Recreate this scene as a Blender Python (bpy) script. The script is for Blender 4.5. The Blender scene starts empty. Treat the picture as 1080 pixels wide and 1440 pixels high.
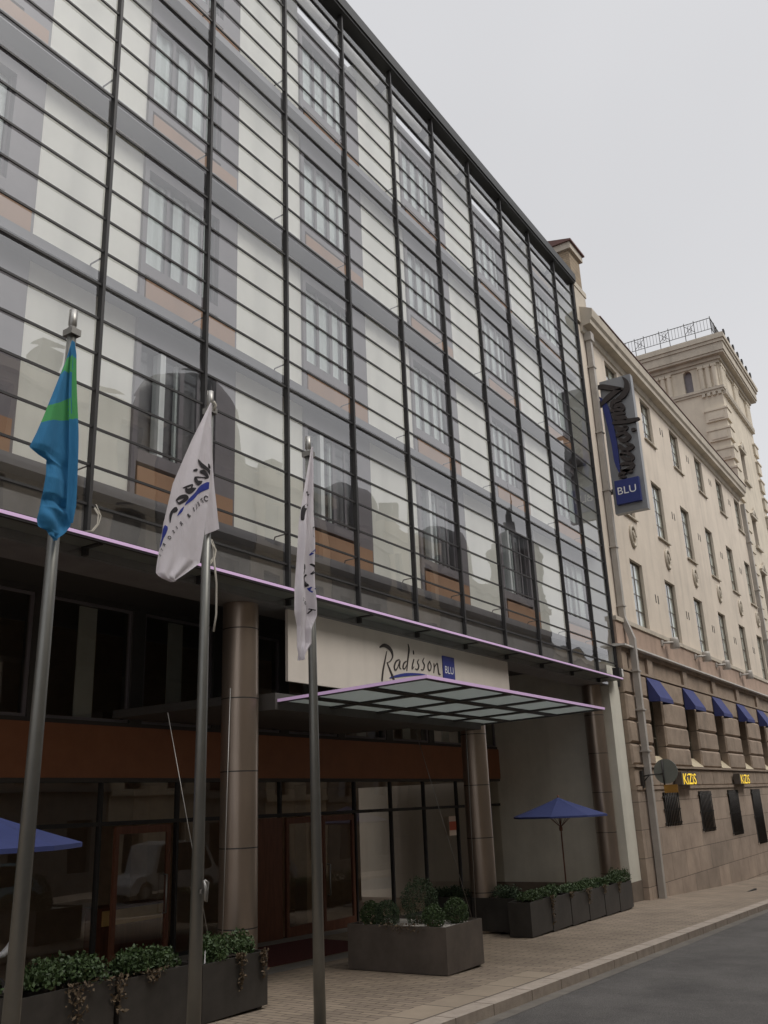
import bpy, bmesh, math, random
from mathutils import Vector, Matrix, noise
random.seed(7)
PI = math.pi
scene = bpy.context.scene
COL = scene.collection

# ------------------------------------------------------------------ helpers
def tag(o, label=None, cat=None, group=None, kind=None):
    if label: o['label'] = label
    if cat: o['category'] = cat
    if group: o['group'] = group
    if kind: o['kind'] = kind
    return o

def thing(name, label, cat, loc=(0, 0, 0), rz=0.0, group=None):
    o = bpy.data.objects.new(name, None)
    COL.objects.link(o)
    o.location = loc
    o.rotation_euler = (0, 0, rz)
    o.empty_display_size = 0.2
    return tag(o, label, cat, group)

def copy_tree(o, parent=None):
    c = o.copy()
    COL.objects.link(c)
    c.parent = parent
    for ch in list(o.children):
        copy_tree(ch, c)
    return c

class MB:
    """collects shapes and links them as ONE mesh object"""
    def __init__(s):
        s.v = []; s.f = []; s.m = []; s.sm = []
    def add(s, vs, fs, mi=0, smooth=False):
        b = len(s.v)
        s.v.extend([tuple(p) for p in vs])
        for f in fs:
            s.f.append([b + i for i in f]); s.m.append(mi); s.sm.append(smooth)
    def box(s, x0, x1, y0, y1, z0, z1, mi=0, skip=''):
        vs = [(x0,y0,z0),(x1,y0,z0),(x1,y1,z0),(x0,y1,z0),(x0,y0,z1),(x1,y0,z1),(x1,y1,z1),(x0,y1,z1)]
        fs = {'b':(0,3,2,1),'t':(4,5,6,7),'f':(0,1,5,4),'r':(1,2,6,5),'k':(2,3,7,6),'l':(3,0,4,7)}
        s.add(vs, [q for k, q in fs.items() if k not in skip], mi)
    def cbox(s, x0, x1, y0, y1, z0, z1, c=0.02, mi=0):
        """box whose front (-y) edges are chamfered by c"""
        vs = [(x0,y1,z0),(x1,y1,z0),(x1,y1,z1),(x0,y1,z1),(x0,y0+c,z0),(x1,y0+c,z0),(x1,y0+c,z1),(x0,y0+c,z1),
              (x0+c,y0,z0+c),(x1-c,y0,z0+c),(x1-c,y0,z1-c),(x0+c,y0,z1-c)]
        s.add(vs, [(8,9,10,11),(4,5,9,8),(5,6,10,9),(6,7,11,10),(7,4,8,11),(0,1,5,4)[::1],(1,2,6,5),(2,3,7,6),(3,0,4,7)], mi)
    def prism(s, poly, a0, a1, axis='x', mi=0):
        """polygon (2-D) extruded along an axis; axis x: poly=(y,z); y: (x,z); z: (x,y)"""
        n = len(poly)
        def P(p, a):
            return (a, p[0], p[1]) if axis == 'x' else ((p[0], a, p[1]) if axis == 'y' else (p[0], p[1], a))
        vs = [P(p, a0) for p in poly] + [P(p, a1) for p in poly]
        fs = [tuple(range(n))[::-1], tuple(range(n, 2*n))] + [(i, (i+1) % n, n + (i+1) % n, n + i) for i in range(n)]
        s.add(vs, fs, mi)
    def tube(s, pts, r, n=8, mi=0, caps=True, smooth=True):
        pts = [Vector(p) for p in pts]
        rs = r if isinstance(r, (list, tuple)) else [r]*len(pts)
        vs = []; prev = None
        for i, p in enumerate(pts):
            d = (pts[min(i+1, len(pts)-1)] - pts[max(i-1, 0)]).normalized()
            a = Vector((0,0,1)) if abs(d.z) < 0.9 else Vector((1,0,0))
            if prev is not None: a = prev
            u = (a - d*a.dot(d)).normalized(); w = d.cross(u); prev = u
            for k in range(n):
                t = 2*PI*k/n
                vs.append(p + (u*math.cos(t) + w*math.sin(t))*rs[i])
        fs = []
        for i in range(len(pts)-1):
            for k in range(n):
                fs.append((i*n+k, i*n+(k+1) % n, (i+1)*n+(k+1) % n, (i+1)*n+k))
        s.add(vs, fs, mi, smooth)
        if caps:
            b = len(s.v) - len(vs)
            s.f.append([b+k for k in range(n)][::-1]); s.m.append(mi); s.sm.append(False)
            e = b + (len(pts)-1)*n
            s.f.append([e+k for k in range(n)]); s.m.append(mi); s.sm.append(False)
    def lathe(s, prof, c=(0,0,0), n=24, mi=0, smooth=True, a0=0.0):
        vs = []
        for r, z in prof:
            for k in range(n):
                t = a0 + 2*PI*k/n
                vs.append((c[0]+r*math.cos(t), c[1]+r*math.sin(t), c[2]+z))
        fs = []
        for i in range(len(prof)-1):
            for k in range(n):
                fs.append((i*n+k, i*n+(k+1) % n, (i+1)*n+(k+1) % n, (i+1)*n+k))
        s.add(vs, fs, mi, smooth)
    def build(s, name, mats, parent=None, bevel=0.0):
        me = bpy.data.meshes.new(name)
        me.from_pydata(s.v, [], s.f)
        mats = mats if isinstance(mats, (list, tuple)) else [mats]
        for m in mats: me.materials.append(m)
        me.polygons.foreach_set('material_index', s.m)
        me.polygons.foreach_set('use_smooth', s.sm)
        me.update()
        if bevel:
            bm = bmesh.new(); bm.from_mesh(me)
            bmesh.ops.remove_doubles(bm, verts=bm.verts, dist=1e-5)
            bmesh.ops.bevel(bm, geom=[e for e in bm.edges if e.is_manifold and e.calc_face_angle(0) > 0.5], offset=bevel, segments=2, affect='EDGES', clamp_overlap=True)
            bm.to_mesh(me); bm.free()
        o = bpy.data.objects.new(name, me)
        COL.objects.link(o)
        if parent: o.parent = parent
        return o

def smooth_path(st, k=6):
    """Catmull-Rom through (a, b, width) points"""
    if len(st) == 2: k = 4
    P = [st[0]] + list(st) + [st[-1]]
    out = []
    for i in range(1, len(P)-2):
        for j in range(k):
            t = j/k
            out.append(tuple(0.5*((2*P[i][c]) + (-P[i-1][c]+P[i+1][c])*t + (2*P[i-1][c]-5*P[i][c]+4*P[i+1][c]-P[i+2][c])*t*t
                        + (-P[i-1][c]+3*P[i][c]-3*P[i+1][c]+P[i+2][c])*t*t*t) for c in range(3)))
    out.append(tuple(st[-1]))
    return out

def ribbons(mb, strokes, fn, thick=0.0, tdir=(0,-1,0), mi=0, k=6, round_ends=False):
    """brush strokes of varying width laid on a surface: fn(a,b) -> 3-D point; thick extrudes along tdir"""
    td = Vector(tdir)*thick
    for st in strokes:
        path = smooth_path(st, k)
        L = []; R = []
        for i, p in enumerate(path):
            q0 = path[max(i-1, 0)]; q1 = path[min(i+1, len(path)-1)]
            d = Vector((q1[0]-q0[0], q1[1]-q0[1]))
            if d.length < 1e-9: d = Vector((1, 0))
            d.normalize(); nn = Vector((-d.y, d.x)); w = max(p[2], 0.004)*0.5
            ext = Vector((0, 0))
            if i == 0: ext = -d*w*0.6
            if i == len(path)-1: ext = d*w*0.6
            w2 = w*0.62 if i in (0, len(path)-1) else w
            L.append(Vector(fn(p[0]+ext.x+nn.x*w2, p[1]+ext.y+nn.y*w2)))
            R.append(Vector(fn(p[0]+ext.x-nn.x*w2, p[1]+ext.y-nn.y*w2)))
        n = len(L)
        if thick == 0:
            mb.add(L+R, [(i, i+1, n+i+1, n+i) for i in range(n-1)], mi)
        else:
            vs = L+R+[p+td for p in L]+[p+td for p in R]
            fs = []
            for i in range(n-1):
                fs += [(i, i+1, n+i+1, n+i), (2*n+i, 3*n+i, 3*n+i+1, 2*n+i+1), (i, 2*n+i, 2*n+i+1, i+1), (n+i, n+i+1, 3*n+i+1, 3*n+i)]
            fs += [(0, n, 3*n, 2*n), (n-1, 3*n-1, 4*n-1, 2*n-1)]
            mb.add(vs, fs, mi)

_tc = {}
def text_mesh(s, bold=0.0):
    """outline of a string as 2-D verts and faces (cap height about 0.73 of size 1)"""
    if (s, bold) in _tc: return _tc[(s, bold)]
    cu = bpy.data.curves.new('t', 'FONT'); cu.body = s; cu.offset = bold; cu.align_x = 'CENTER'; cu.resolution_u = 3
    o = bpy.data.objects.new('t', cu); COL.objects.link(o)
    dg = bpy.context.evaluated_depsgraph_get()
    me = bpy.data.meshes.new_from_object(o.evaluated_get(dg))
    vs = [(v.co.x, v.co.y) for v in me.vertices]; fs = [tuple(p.vertices) for p in me.polygons]
    bpy.data.objects.remove(o); bpy.data.curves.remove(cu); bpy.data.meshes.remove(me)
    _tc[(s, bold)] = (vs, fs)
    return vs, fs

# ------------------------------------------------------------------ materials
def mat(name, col, rough=0.6, metal=0.0, var=0.0, scale=3.0, stretch=(1,1,1), bump=0.0, bscale=40.0, spec=0.5, streak=0.0, grain=0.0):
    m = bpy.data.materials.new(name); m.use_nodes = True
    nt = m.node_tree; b = nt.nodes['Principled BSDF']
    b.inputs['Base Color'].default_value = (*col, 1); b.inputs['Roughness'].default_value = rough
    b.inputs['Metallic'].default_value = metal; b.inputs['Specular IOR Level'].default_value = spec
    if var or bump or streak:
        tc = nt.nodes.new('ShaderNodeTexCoord'); mp = nt.nodes.new('ShaderNodeMapping')
        mp.inputs['Scale'].default_value = stretch
        nt.links.new(tc.outputs['Object'], mp.inputs['Vector'])
    if var:
        n1 = nt.nodes.new('ShaderNodeTexNoise'); n1.inputs['Scale'].default_value = scale; n1.inputs['Detail'].default_value = 6; n1.inputs['Roughness'].default_value = 0.65
        nt.links.new(mp.outputs[0], n1.inputs['Vector'])
        rmp = nt.nodes.new('ShaderNodeMapRange'); rmp.inputs['From Min'].default_value = 0.3; rmp.inputs['From Max'].default_value = 0.7
        rmp.inputs['To Min'].default_value = 1-var; rmp.inputs['To Max'].default_value = 1+var
        nt.links.new(n1.outputs['Fac'], rmp.inputs['Value'])
        src = rmp.outputs[0]
        if streak:
            mp2 = nt.nodes.new('ShaderNodeMapping'); mp2.inputs['Scale'].default_value = (0.9, 0.9, 0.10)
            nt.links.new(tc.outputs['Object'], mp2.inputs['Vector'])
            n3 = nt.nodes.new('ShaderNodeTexNoise'); n3.inputs['Scale'].default_value = 2.0; n3.inputs['Detail'].default_value = 5
            nt.links.new(mp2.outputs[0], n3.inputs['Vector'])
            r3 = nt.nodes.new('ShaderNodeMapRange'); r3.inputs['From Min'].default_value = 0.5; r3.inputs['From Max'].default_value = 0.75
            r3.inputs['To Min'].default_value = 1.0; r3.inputs['To Max'].default_value = 1-streak
            nt.links.new(n3.outputs['Fac'], r3.inputs['Value'])
            mm = nt.nodes.new('ShaderNodeMath'); mm.operation = 'MULTIPLY'
            nt.links.new(src, mm.inputs[0]); nt.links.new(r3.outputs[0], mm.inputs[1]); src = mm.outputs[0]
        if grain:
            n4 = nt.nodes.new('ShaderNodeTexNoise'); n4.inputs['Scale'].default_value = 55; n4.inputs['Detail'].default_value = 3
            nt.links.new(tc.outputs['Object'], n4.inputs['Vector'])
            r4 = nt.nodes.new('ShaderNodeMapRange'); r4.inputs['From Min'].default_value = 0.3; r4.inputs['From Max'].default_value = 0.7
            r4.inputs['To Min'].default_value = 1-grain; r4.inputs['To Max'].default_value = 1+grain
            nt.links.new(n4.outputs['Fac'], r4.inputs['Value'])
            m4 = nt.nodes.new('ShaderNodeMath'); m4.operation = 'MULTIPLY'
            nt.links.new(src, m4.inputs[0]); nt.links.new(r4.outputs[0], m4.inputs[1]); src = m4.outputs[0]
        vm = nt.nodes.new('ShaderNodeVectorMath'); vm.operation = 'SCALE'; vm.inputs[0].default_value = col
        nt.links.new(src, vm.inputs['Scale']); nt.links.new(vm.outputs[0], b.inputs['Base Color'])
    if bump:
        n2 = nt.nodes.new('ShaderNodeTexNoise'); n2.inputs['Scale'].default_value = bscale; n2.inputs['Detail'].default_value = 5
        nt.links.new(mp.outputs[0], n2.inputs['Vector'])
        bp = nt.nodes.new('ShaderNodeBump'); bp.inputs['Strength'].default_value = bump; bp.inputs['Distance'].default_value = 0.02
        nt.links.new(n2.outputs['Fac'], bp.inputs['Height']); nt.links.new(bp.outputs[0], b.inputs['Normal'])
    return m

def brick_mat(name, c1, c2, mortar, bw, bh, msize, axes='xz', rough=0.8, var=0.12, bump=0.4, offset=0.5, nscale=1.2, mfac=1.0):
    m = bpy.data.materials.new(name); m.use_nodes = True
    nt = m.node_tree; b = nt.nodes['Principled BSDF']; b.inputs['Roughness'].default_value = rough
    b.inputs['Specular IOR Level'].default_value = 0.3
    tc = nt.nodes.new('ShaderNodeTexCoord'); sp = nt.nodes.new('ShaderNodeSeparateXYZ'); cb = nt.nodes.new('ShaderNodeCombineXYZ')
    nt.links.new(tc.outputs['Object'], sp.inputs[0])
    nt.links.new(sp.outputs[axes[0].upper()], cb.inputs[0]); nt.links.new(sp.outputs[axes[1].upper()], cb.inputs[1])
    br = nt.nodes.new('ShaderNodeTexBrick')
    br.inputs['Color1'].default_value = (*c1, 1); br.inputs['Color2'].default_value = (*c2, 1); br.inputs['Mortar'].default_value = (*mortar, 1)
    br.inputs['Scale'].default_value = 1; br.inputs['Brick Width'].default_value = bw; br.inputs['Row Height'].default_value = bh
    br.inputs['Mortar Size'].default_value = msize; br.inputs['Mortar Smooth'].default_value = 0.3; br.offset = offset
    nt.links.new(cb.outputs[0], br.inputs['Vector'])
    n1 = nt.nodes.new('ShaderNodeTexNoise'); n1.inputs['Scale'].default_value = nscale; n1.inputs['Detail'].default_value = 8; n1.inputs['Roughness'].default_value = 0.7
    nt.links.new(tc.outputs['Object'], n1.inputs['Vector'])
    r = nt.nodes.new('ShaderNodeMapRange'); r.inputs['From Min'].default_value = 0.3; r.inputs['From Max'].default_value = 0.7
    r.inputs['To Min'].default_value = 1-var; r.inputs['To Max'].default_value = 1+var
    nt.links.new(n1.outputs['Fac'], r.inputs['Value'])
    vm = nt.nodes.new('ShaderNodeVectorMath'); vm.operation = 'SCALE'
    nt.links.new(br.outputs['Color'], vm.inputs[0]); nt.links.new(r.outputs[0], vm.inputs['Scale']); nt.links.new(vm.outputs[0], b.inputs['Base Color'])
    n2 = nt.nodes.new('ShaderNodeTexNoise'); n2.inputs['Scale'].default_value = 30; n2.inputs['Detail'].default_value = 4
    nt.links.new(tc.outputs['Object'], n2.inputs['Vector'])
    ma = nt.nodes.new('ShaderNodeMath'); ma.operation = 'MULTIPLY_ADD'; ma.inputs[1].default_value = -1.0
    nt.links.new(br.outputs['Fac'], ma.inputs[0])
    m2 = nt.nodes.new('ShaderNodeMath'); m2.operation = 'MULTIPLY'; m2.inputs[1].default_value = 0.5
    nt.links.new(n2.outputs['Fac'], m2.inputs[0]); nt.links.new(m2.outputs[0], ma.inputs[2])
    bp = nt.nodes.new('ShaderNodeBump'); bp.inputs['Strength'].default_value = bump; bp.inputs['Distance'].default_value = 0.012
    nt.links.new(ma.outputs[0], bp.inputs['Height']); nt.links.new(bp.outputs[0], b.inputs['Normal'])
    return m

def glass_mat(name, tint, ior, wob=0.0, wscale=0.5, refl=(1,1,1)):
    m = bpy.data.materials.new(name); m.use_nodes = True
    nt = m.node_tree; nt.nodes.remove(nt.nodes['Principled BSDF']); out = nt.nodes['Material Output']
    tr = nt.nodes.new('ShaderNodeBsdfTransparent'); tr.inputs[0].default_value = (*tint, 1)
    gl = nt.nodes.new('ShaderNodeBsdfGlossy'); gl.inputs['Color'].default_value = (*refl, 1); gl.inputs['Roughness'].default_value = 0.0
    # two-sided Schlick reflectance of a thin double pane (same from inside and outside)
    f0 = ((ior-1)/(ior+1))**2
    ge = nt.nodes.new('ShaderNodeNewGeometry'); dp = nt.nodes.new('ShaderNodeVectorMath'); dp.operation = 'DOT_PRODUCT'
    nt.links.new(ge.outputs['Incoming'], dp.inputs[0]); nt.links.new(ge.outputs['Normal'], dp.inputs[1])
    ab = nt.nodes.new('ShaderNodeMath'); ab.operation = 'ABSOLUTE'; nt.links.new(dp.outputs['Value'], ab.inputs[0])
    om = nt.nodes.new('ShaderNodeMath'); om.operation = 'SUBTRACT'; om.inputs[0].default_value = 1.0; nt.links.new(ab.outputs[0], om.inputs[1])
    pw = nt.nodes.new('ShaderNodeMath'); pw.operation = 'POWER'; pw.inputs[1].default_value = 5.0; nt.links.new(om.outputs[0], pw.inputs[0])
    fr = nt.nodes.new('ShaderNodeMath'); fr.operation = 'MULTIPLY_ADD'; fr.inputs[1].default_value = 1-f0; fr.inputs[2].default_value = f0
    nt.links.new(pw.outputs[0], fr.inputs[0])
    mx = nt.nodes.new('ShaderNodeMixShader')
    nt.links.new(fr.outputs[0], mx.inputs[0]); nt.links.new(tr.outputs[0], mx.inputs[1]); nt.links.new(gl.outputs[0], mx.inputs[2])
    nt.links.new(mx.outputs[0], out.inputs['Surface'])
    if wob:
        tc = nt.nodes.new('ShaderNodeTexCoord'); n = nt.nodes.new('ShaderNodeTexNoise'); n.inputs['Scale'].default_value = wscale; n.inputs['Detail'].default_value = 1.5
        nt.links.new(tc.outputs['Object'], n.inputs['Vector'])
        bp = nt.nodes.new('ShaderNodeBump'); bp.inputs['Strength'].default_value = 1.0; bp.inputs['Distance'].default_value = wob
        nt.links.new(n.outputs['Fac'], bp.inputs['Height'])
        nt.links.new(bp.outputs[0], gl.inputs['Normal'])
    return m

def emit_mat(name, col, e):
    m = mat(name, col, 0.5); b = m.node_tree.nodes['Principled BSDF']
    b.inputs['Emission Color'].default_value = (*col, 1); b.inputs['Emission Strength'].default_value = e
    return m

M = {}
M['frame'] = mat('dark_frame', (0.042,0.040,0.040), 0.5, 0.3)
M['roofedge'] = mat('roof_edge', (0.05,0.05,0.05), 0.5, 0.3)
M['glass'] = glass_mat('facade_glass', (0.97,0.98,0.98), 2.7, 0.014, 0.55)
M['shopglass'] = glass_mat('shop_glass', (0.74,0.73,0.69), 2.1, 0.005, 0.5)
M['whitewall'] = mat('white_panel', (0.87,0.86,0.79), 0.6, var=0.05, scale=0.8, streak=0.08)
M['winframe'] = mat('window_frame_grey', (0.21,0.19,0.205), 0.5, var=0.08)
M['curtain'] = mat('curtain_cloth', (0.80,0.83,0.83), 0.8, var=0.10, scale=5, stretch=(3,3,0.05))
M['spandrel'] = mat('orange_spandrel', (0.38,0.215,0.125), 0.5, var=0.06, scale=2)
M['walkway'] = mat('walkway_metal', (0.20,0.195,0.21), 0.55, 0.2, var=0.08, scale=2)
M['basepanel'] = mat('base_panel', (0.20,0.19,0.185), 0.45, var=0.15, scale=1.5, streak=0.25)
M['stay'] = mat('stay_metal', (0.25,0.24,0.24), 0.4, 0.6)
M['tubewhite'] = mat('blind_roller', (0.75,0.74,0.70), 0.5, var=0.1, scale=4)
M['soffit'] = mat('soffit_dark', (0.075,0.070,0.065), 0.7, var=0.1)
M['brown'] = mat('brown_fascia', (0.31,0.125,0.06), 0.5, var=0.10, scale=2.5)
M['column'] = mat('column_cladding', (0.33,0.265,0.215), 0.30, 0.75, var=0.10, scale=2, stretch=(1,1,0.3), spec=0.6)
M['signwhite'] = mat('sign_panel', (0.62,0.56,0.50), 0.7, var=0.05, scale=1.0, streak=0.10)
M['logodark'] = mat('logo_dark', (0.035,0.026,0.024), 0.6)
M['logoblue'] = mat('logo_blue', (0.025,0.035,0.22), 0.5)
M['white'] = mat('lettering_white', (0.85,0.85,0.85), 0.5)
def frosted(name, col, amt, crease=0.0):
    m = bpy.data.materials.new(name); m.use_nodes = True
    nt = m.node_tree; b = nt.nodes['Principled BSDF']; b.inputs['Base Color'].default_value = (*col, 1); b.inputs['Roughness'].default_value = 0.3
    t = nt.nodes.new('ShaderNodeBsdfTranslucent'); t.inputs[0].default_value = (*col, 1)
    x = nt.nodes.new('ShaderNodeMixShader'); x.inputs[0].default_value = amt
    nt.links.new(b.outputs[0], x.inputs[1]); nt.links.new(t.outputs[0], x.inputs[2]); nt.links.new(x.outputs[0], nt.nodes['Material Output'].inputs['Surface'])
    if crease:
        b.inputs['Roughness'].default_value = 0.9
        tc = nt.nodes.new('ShaderNodeTexCoord'); mp = nt.nodes.new('ShaderNodeMapping'); mp.inputs['Scale'].default_value = (1.0, 1.0, 0.35)
        n = nt.nodes.new('ShaderNodeTexNoise'); n.inputs['Scale'].default_value = 9; n.inputs['Detail'].default_value = 4; n.inputs['Distortion'].default_value = 1.2
        nt.links.new(tc.outputs['Object'], mp.inputs[0]); nt.links.new(mp.outputs[0], n.inputs['Vector'])
        bp = nt.nodes.new('ShaderNodeBump'); bp.inputs['Strength'].default_value = crease; bp.inputs['Distance'].default_value = 0.03
        nt.links.new(n.outputs['Fac'], bp.inputs['Height']); nt.links.new(bp.outputs[0], b.inputs['Normal']); nt.links.new(bp.outputs[0], t.inputs['Normal'])
    return m
M['frosted'] = frosted('frosted_glass', (0.53,0.56,0.545), 0.62)
M['led'] = emit_mat('light_strip', (0.55,0.38,0.58), 0.34)
M['ledglass'] = glass_mat('canopy_glass', (0.50,0.54,0.51), 1.6)
M['render'] = mat('white_render', (0.62,0.60,0.52), 0.85, var=0.07, scale=1.5, streak=0.12, bump=0.15, bscale=60)
M['stucco'] = mat('cream_stucco', (0.66,0.578,0.482), 0.85, var=0.10, scale=0.45, streak=0.16, bump=0.12, bscale=50)
M['stuccoT'] = mat('tower_stucco', (0.62,0.55,0.445), 0.85, var=0.10, scale=0.8, streak=0.22, bump=0.15, bscale=30)
M['cornice'] = mat('cornice_plaster', (0.50,0.445,0.365), 0.8, var=0.10, scale=1.5, streak=0.2)
M['rust'] = mat('rusticated_stone', (0.31,0.24,0.183), 0.85, var=0.24, scale=2.0, streak=0.2, bump=0.5, bscale=22)
M['pink'] = mat('pink_stone', (0.40,0.29,0.225), 0.8, var=0.14, scale=1.5, streak=0.25, bump=0.25, bscale=25)
M['darkstone'] = mat('dark_stone', (0.17,0.135,0.105), 0.8, var=0.2, scale=2.0, bump=0.3)
M['ashlar'] = brick_mat('ashlar', (0.40,0.315,0.25), (0.31,0.25,0.20), (0.15,0.12,0.095), 1.7, 0.85, 0.012, 'xz', var=0.22, bump=0.5, nscale=0.9)
M['sill'] = mat('sill_stone', (0.55,0.47,0.33), 0.7, var=0.1)
M['ledge'] = mat('zinc_ledge', (0.62,0.60,0.56), 0.5, 0.2, var=0.08)
M['pipe'] = mat('drainpipe_paint', (0.40,0.37,0.335), 0.5, 0.1, var=0.12, scale=2.0)
M['oldframe'] = mat('old_window_frame', (0.10,0.085,0.06), 0.6)
M['oldcurtain'] = mat('old_window_blind', (0.80,0.83,0.80), 0.8, var=0.06)
M['oldglass'] = glass_mat('old_window_glass', (0.88,0.92,0.90), 3.4)
M['roomglass'] = glass_mat('room_window_glass', (0.9,0.93,0.92), 1.6)
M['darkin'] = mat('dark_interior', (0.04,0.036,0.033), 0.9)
M['awning'] = mat('awning_cloth', (0.04,0.05,0.165), 0.85, var=0.15, scale=3)
M['parasol'] = mat('parasol_cloth', (0.030,0.042,0.14), 0.85, var=0.08, scale=3)
M['iron'] = mat('wrought_iron', (0.035,0.031,0.028), 0.6, 0.3)
M['yellow'] = emit_mat('yellow_letters', (0.90,0.60,0.04), 0.75)
M['signback'] = mat('sign_back_grey', (0.20,0.21,0.185), 0.5, 0.3, var=0.08)
M['plateorange'] = mat('orange_plate', (0.30,0.15,0.02), 0.6, var=0.15, scale=8)
M['bladegrey'] = mat('blade_sign_grey', (0.28,0.285,0.295), 0.45, 0.4, var=0.05, scale=1)
M['bladeblue'] = mat('blade_sign_blue', (0.022,0.035,0.18), 0.45)
M['pole'] = mat('flagpole_metal', (0.21,0.21,0.195), 0.42, 0.7, var=0.10, scale=2.5)
M['chrome'] = mat('polished_cap', (0.34,0.33,0.31), 0.42, 0.8)
M['rope'] = mat('rope', (0.45,0.42,0.36), 0.9)
M['cable'] = mat('stay_cable', (0.32,0.31,0.29), 0.4, 0.5)
M['planter'] = mat('planter_metal', (0.052,0.047,0.042), 0.5, 0.2, var=0.28, scale=2.5, streak=0.25)
M['planterC'] = mat('planter_rust_metal', (0.115,0.095,0.08), 0.6, 0.2, var=0.25, scale=2.0, streak=0.2)
M['soil'] = mat('soil', (0.06,0.045,0.035), 0.95, var=0.3, scale=12, bump=0.6)
M['gravel'] = mat('pale_gravel', (0.45,0.42,0.38), 0.9, var=0.4, scale=30, bump=0.6)
M['leaf'] = mat('boxwood_leaf', (0.046,0.078,0.023), 0.6, var=0.5, scale=14)
M['leafdark'] = mat('conifer_leaf', (0.038,0.062,0.026), 0.7, var=0.45, scale=12)
M['leafdry'] = mat('dry_leaf', (0.12,0.085,0.05), 0.8, var=0.45, scale=20)
M['twig'] = mat('twig', (0.09,0.06,0.04), 0.8)
M['carpet'] = mat('entrance_carpet', (0.10,0.018,0.015), 0.95, var=0.15, scale=20)
M['kerb'] = mat('kerb_granite', (0.42,0.35,0.285), 0.8, var=0.16, scale=6, bump=0.3, bscale=60)
M['granite'] = mat('granite_strip', (0.24,0.22,0.195), 0.75, var=0.12, scale=5)
M['paving'] = brick_mat('paving_bricks', (0.335,0.268,0.198), (0.265,0.21,0.16), (0.135,0.105,0.08), 0.42, 0.14, 0.012, 'yx', var=0.22, bump=0.35, nscale=0.8)
M['slab'] = brick_mat('paving_slabs', (0.36,0.29,0.215), (0.30,0.24,0.18), (0.13,0.105,0.085), 0.60, 0.9, 0.018, 'yx', var=0.18, bump=0.35, offset=0.0, nscale=0.8)
M['asphalt'] = mat('asphalt', (0.12,0.11,0.10), 0.85, var=0.32, scale=0.7, bump=0.9, bscale=70, grain=0.35)
M['asphaltpatch'] = mat('asphalt_patch', (0.105,0.097,0.088), 0.85, var=0.2, scale=2, bump=0.5, bscale=120)
M['gutter'] = mat('gutter_dust', (0.17,0.15,0.125), 0.9, var=0.25, scale=3)
M['redtin'] = mat('red_tin_roof', (0.12,0.055,0.045), 0.6, 0.1, var=0.1)
M['chimbrick'] = brick_mat('chimney_brick', (0.40,0.31,0.21), (0.33,0.25,0.17), (0.22,0.18,0.13), 0.26, 0.09, 0.012, 'yz', var=0.2)
M['opp1'] = mat('opposite_stone', (0.12,0.108,0.095), 0.85, var=0.2, scale=0.8, streak=0.2)
M['opp2'] = mat('opposite_plaster', (0.34,0.29,0.22), 0.85, var=0.1, scale=0.8, streak=0.15)
M['opproof'] = mat('opposite_roof', (0.035,0.038,0.038), 0.6, 0.2, var=0.12)
M['carwhite'] = mat('white_car_paint', (0.33,0.33,0.33), 0.2, 0.0)
M['carblue'] = mat('pale_blue_car_paint', (0.20,0.33,0.40), 0.2, 0.1)
M['cardark'] = mat('car_glass', (0.01,0.01,0.012), 0.08)
M['tyre'] = mat('tyre', (0.015,0.015,0.015), 0.85)
M['flagwhite'] = frosted('flag_white', (0.76,0.72,0.76), 0.25, 0.5)
M['flagblue'] = frosted('flag_blue', (0.035,0.20,0.40), 0.2, 0.5)
M['flaggreen'] = frosted('flag_green', (0.08,0.36,0.12), 0.2, 0.5)
M['flagink'] = mat('flag_ink', (0.02,0.017,0.02), 0.85)
M['flaginkblue'] = mat('flag_ink_blue', (0.02,0.035,0.26), 0.85)
M['gold'] = mat('brass_counter', (0.75,0.50,0.20), 0.35, 0.2, var=0.1)
M['wood'] = mat('door_wood', (0.16,0.062,0.035), 0.45, var=0.25, scale=3, stretch=(6,6,0.6))
M['intwall'] = mat('lobby_wall', (0.45,0.34,0.25), 0.8, var=0.12)
M['notice'] = mat('notice_paper', (0.62,0.50,0.42), 0.8)
M['noticered'] = mat('notice_red', (0.40,0.09,0.05), 0.8)
for k in ('flagwhite','flagblue','flaggreen'):
    pass

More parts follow.
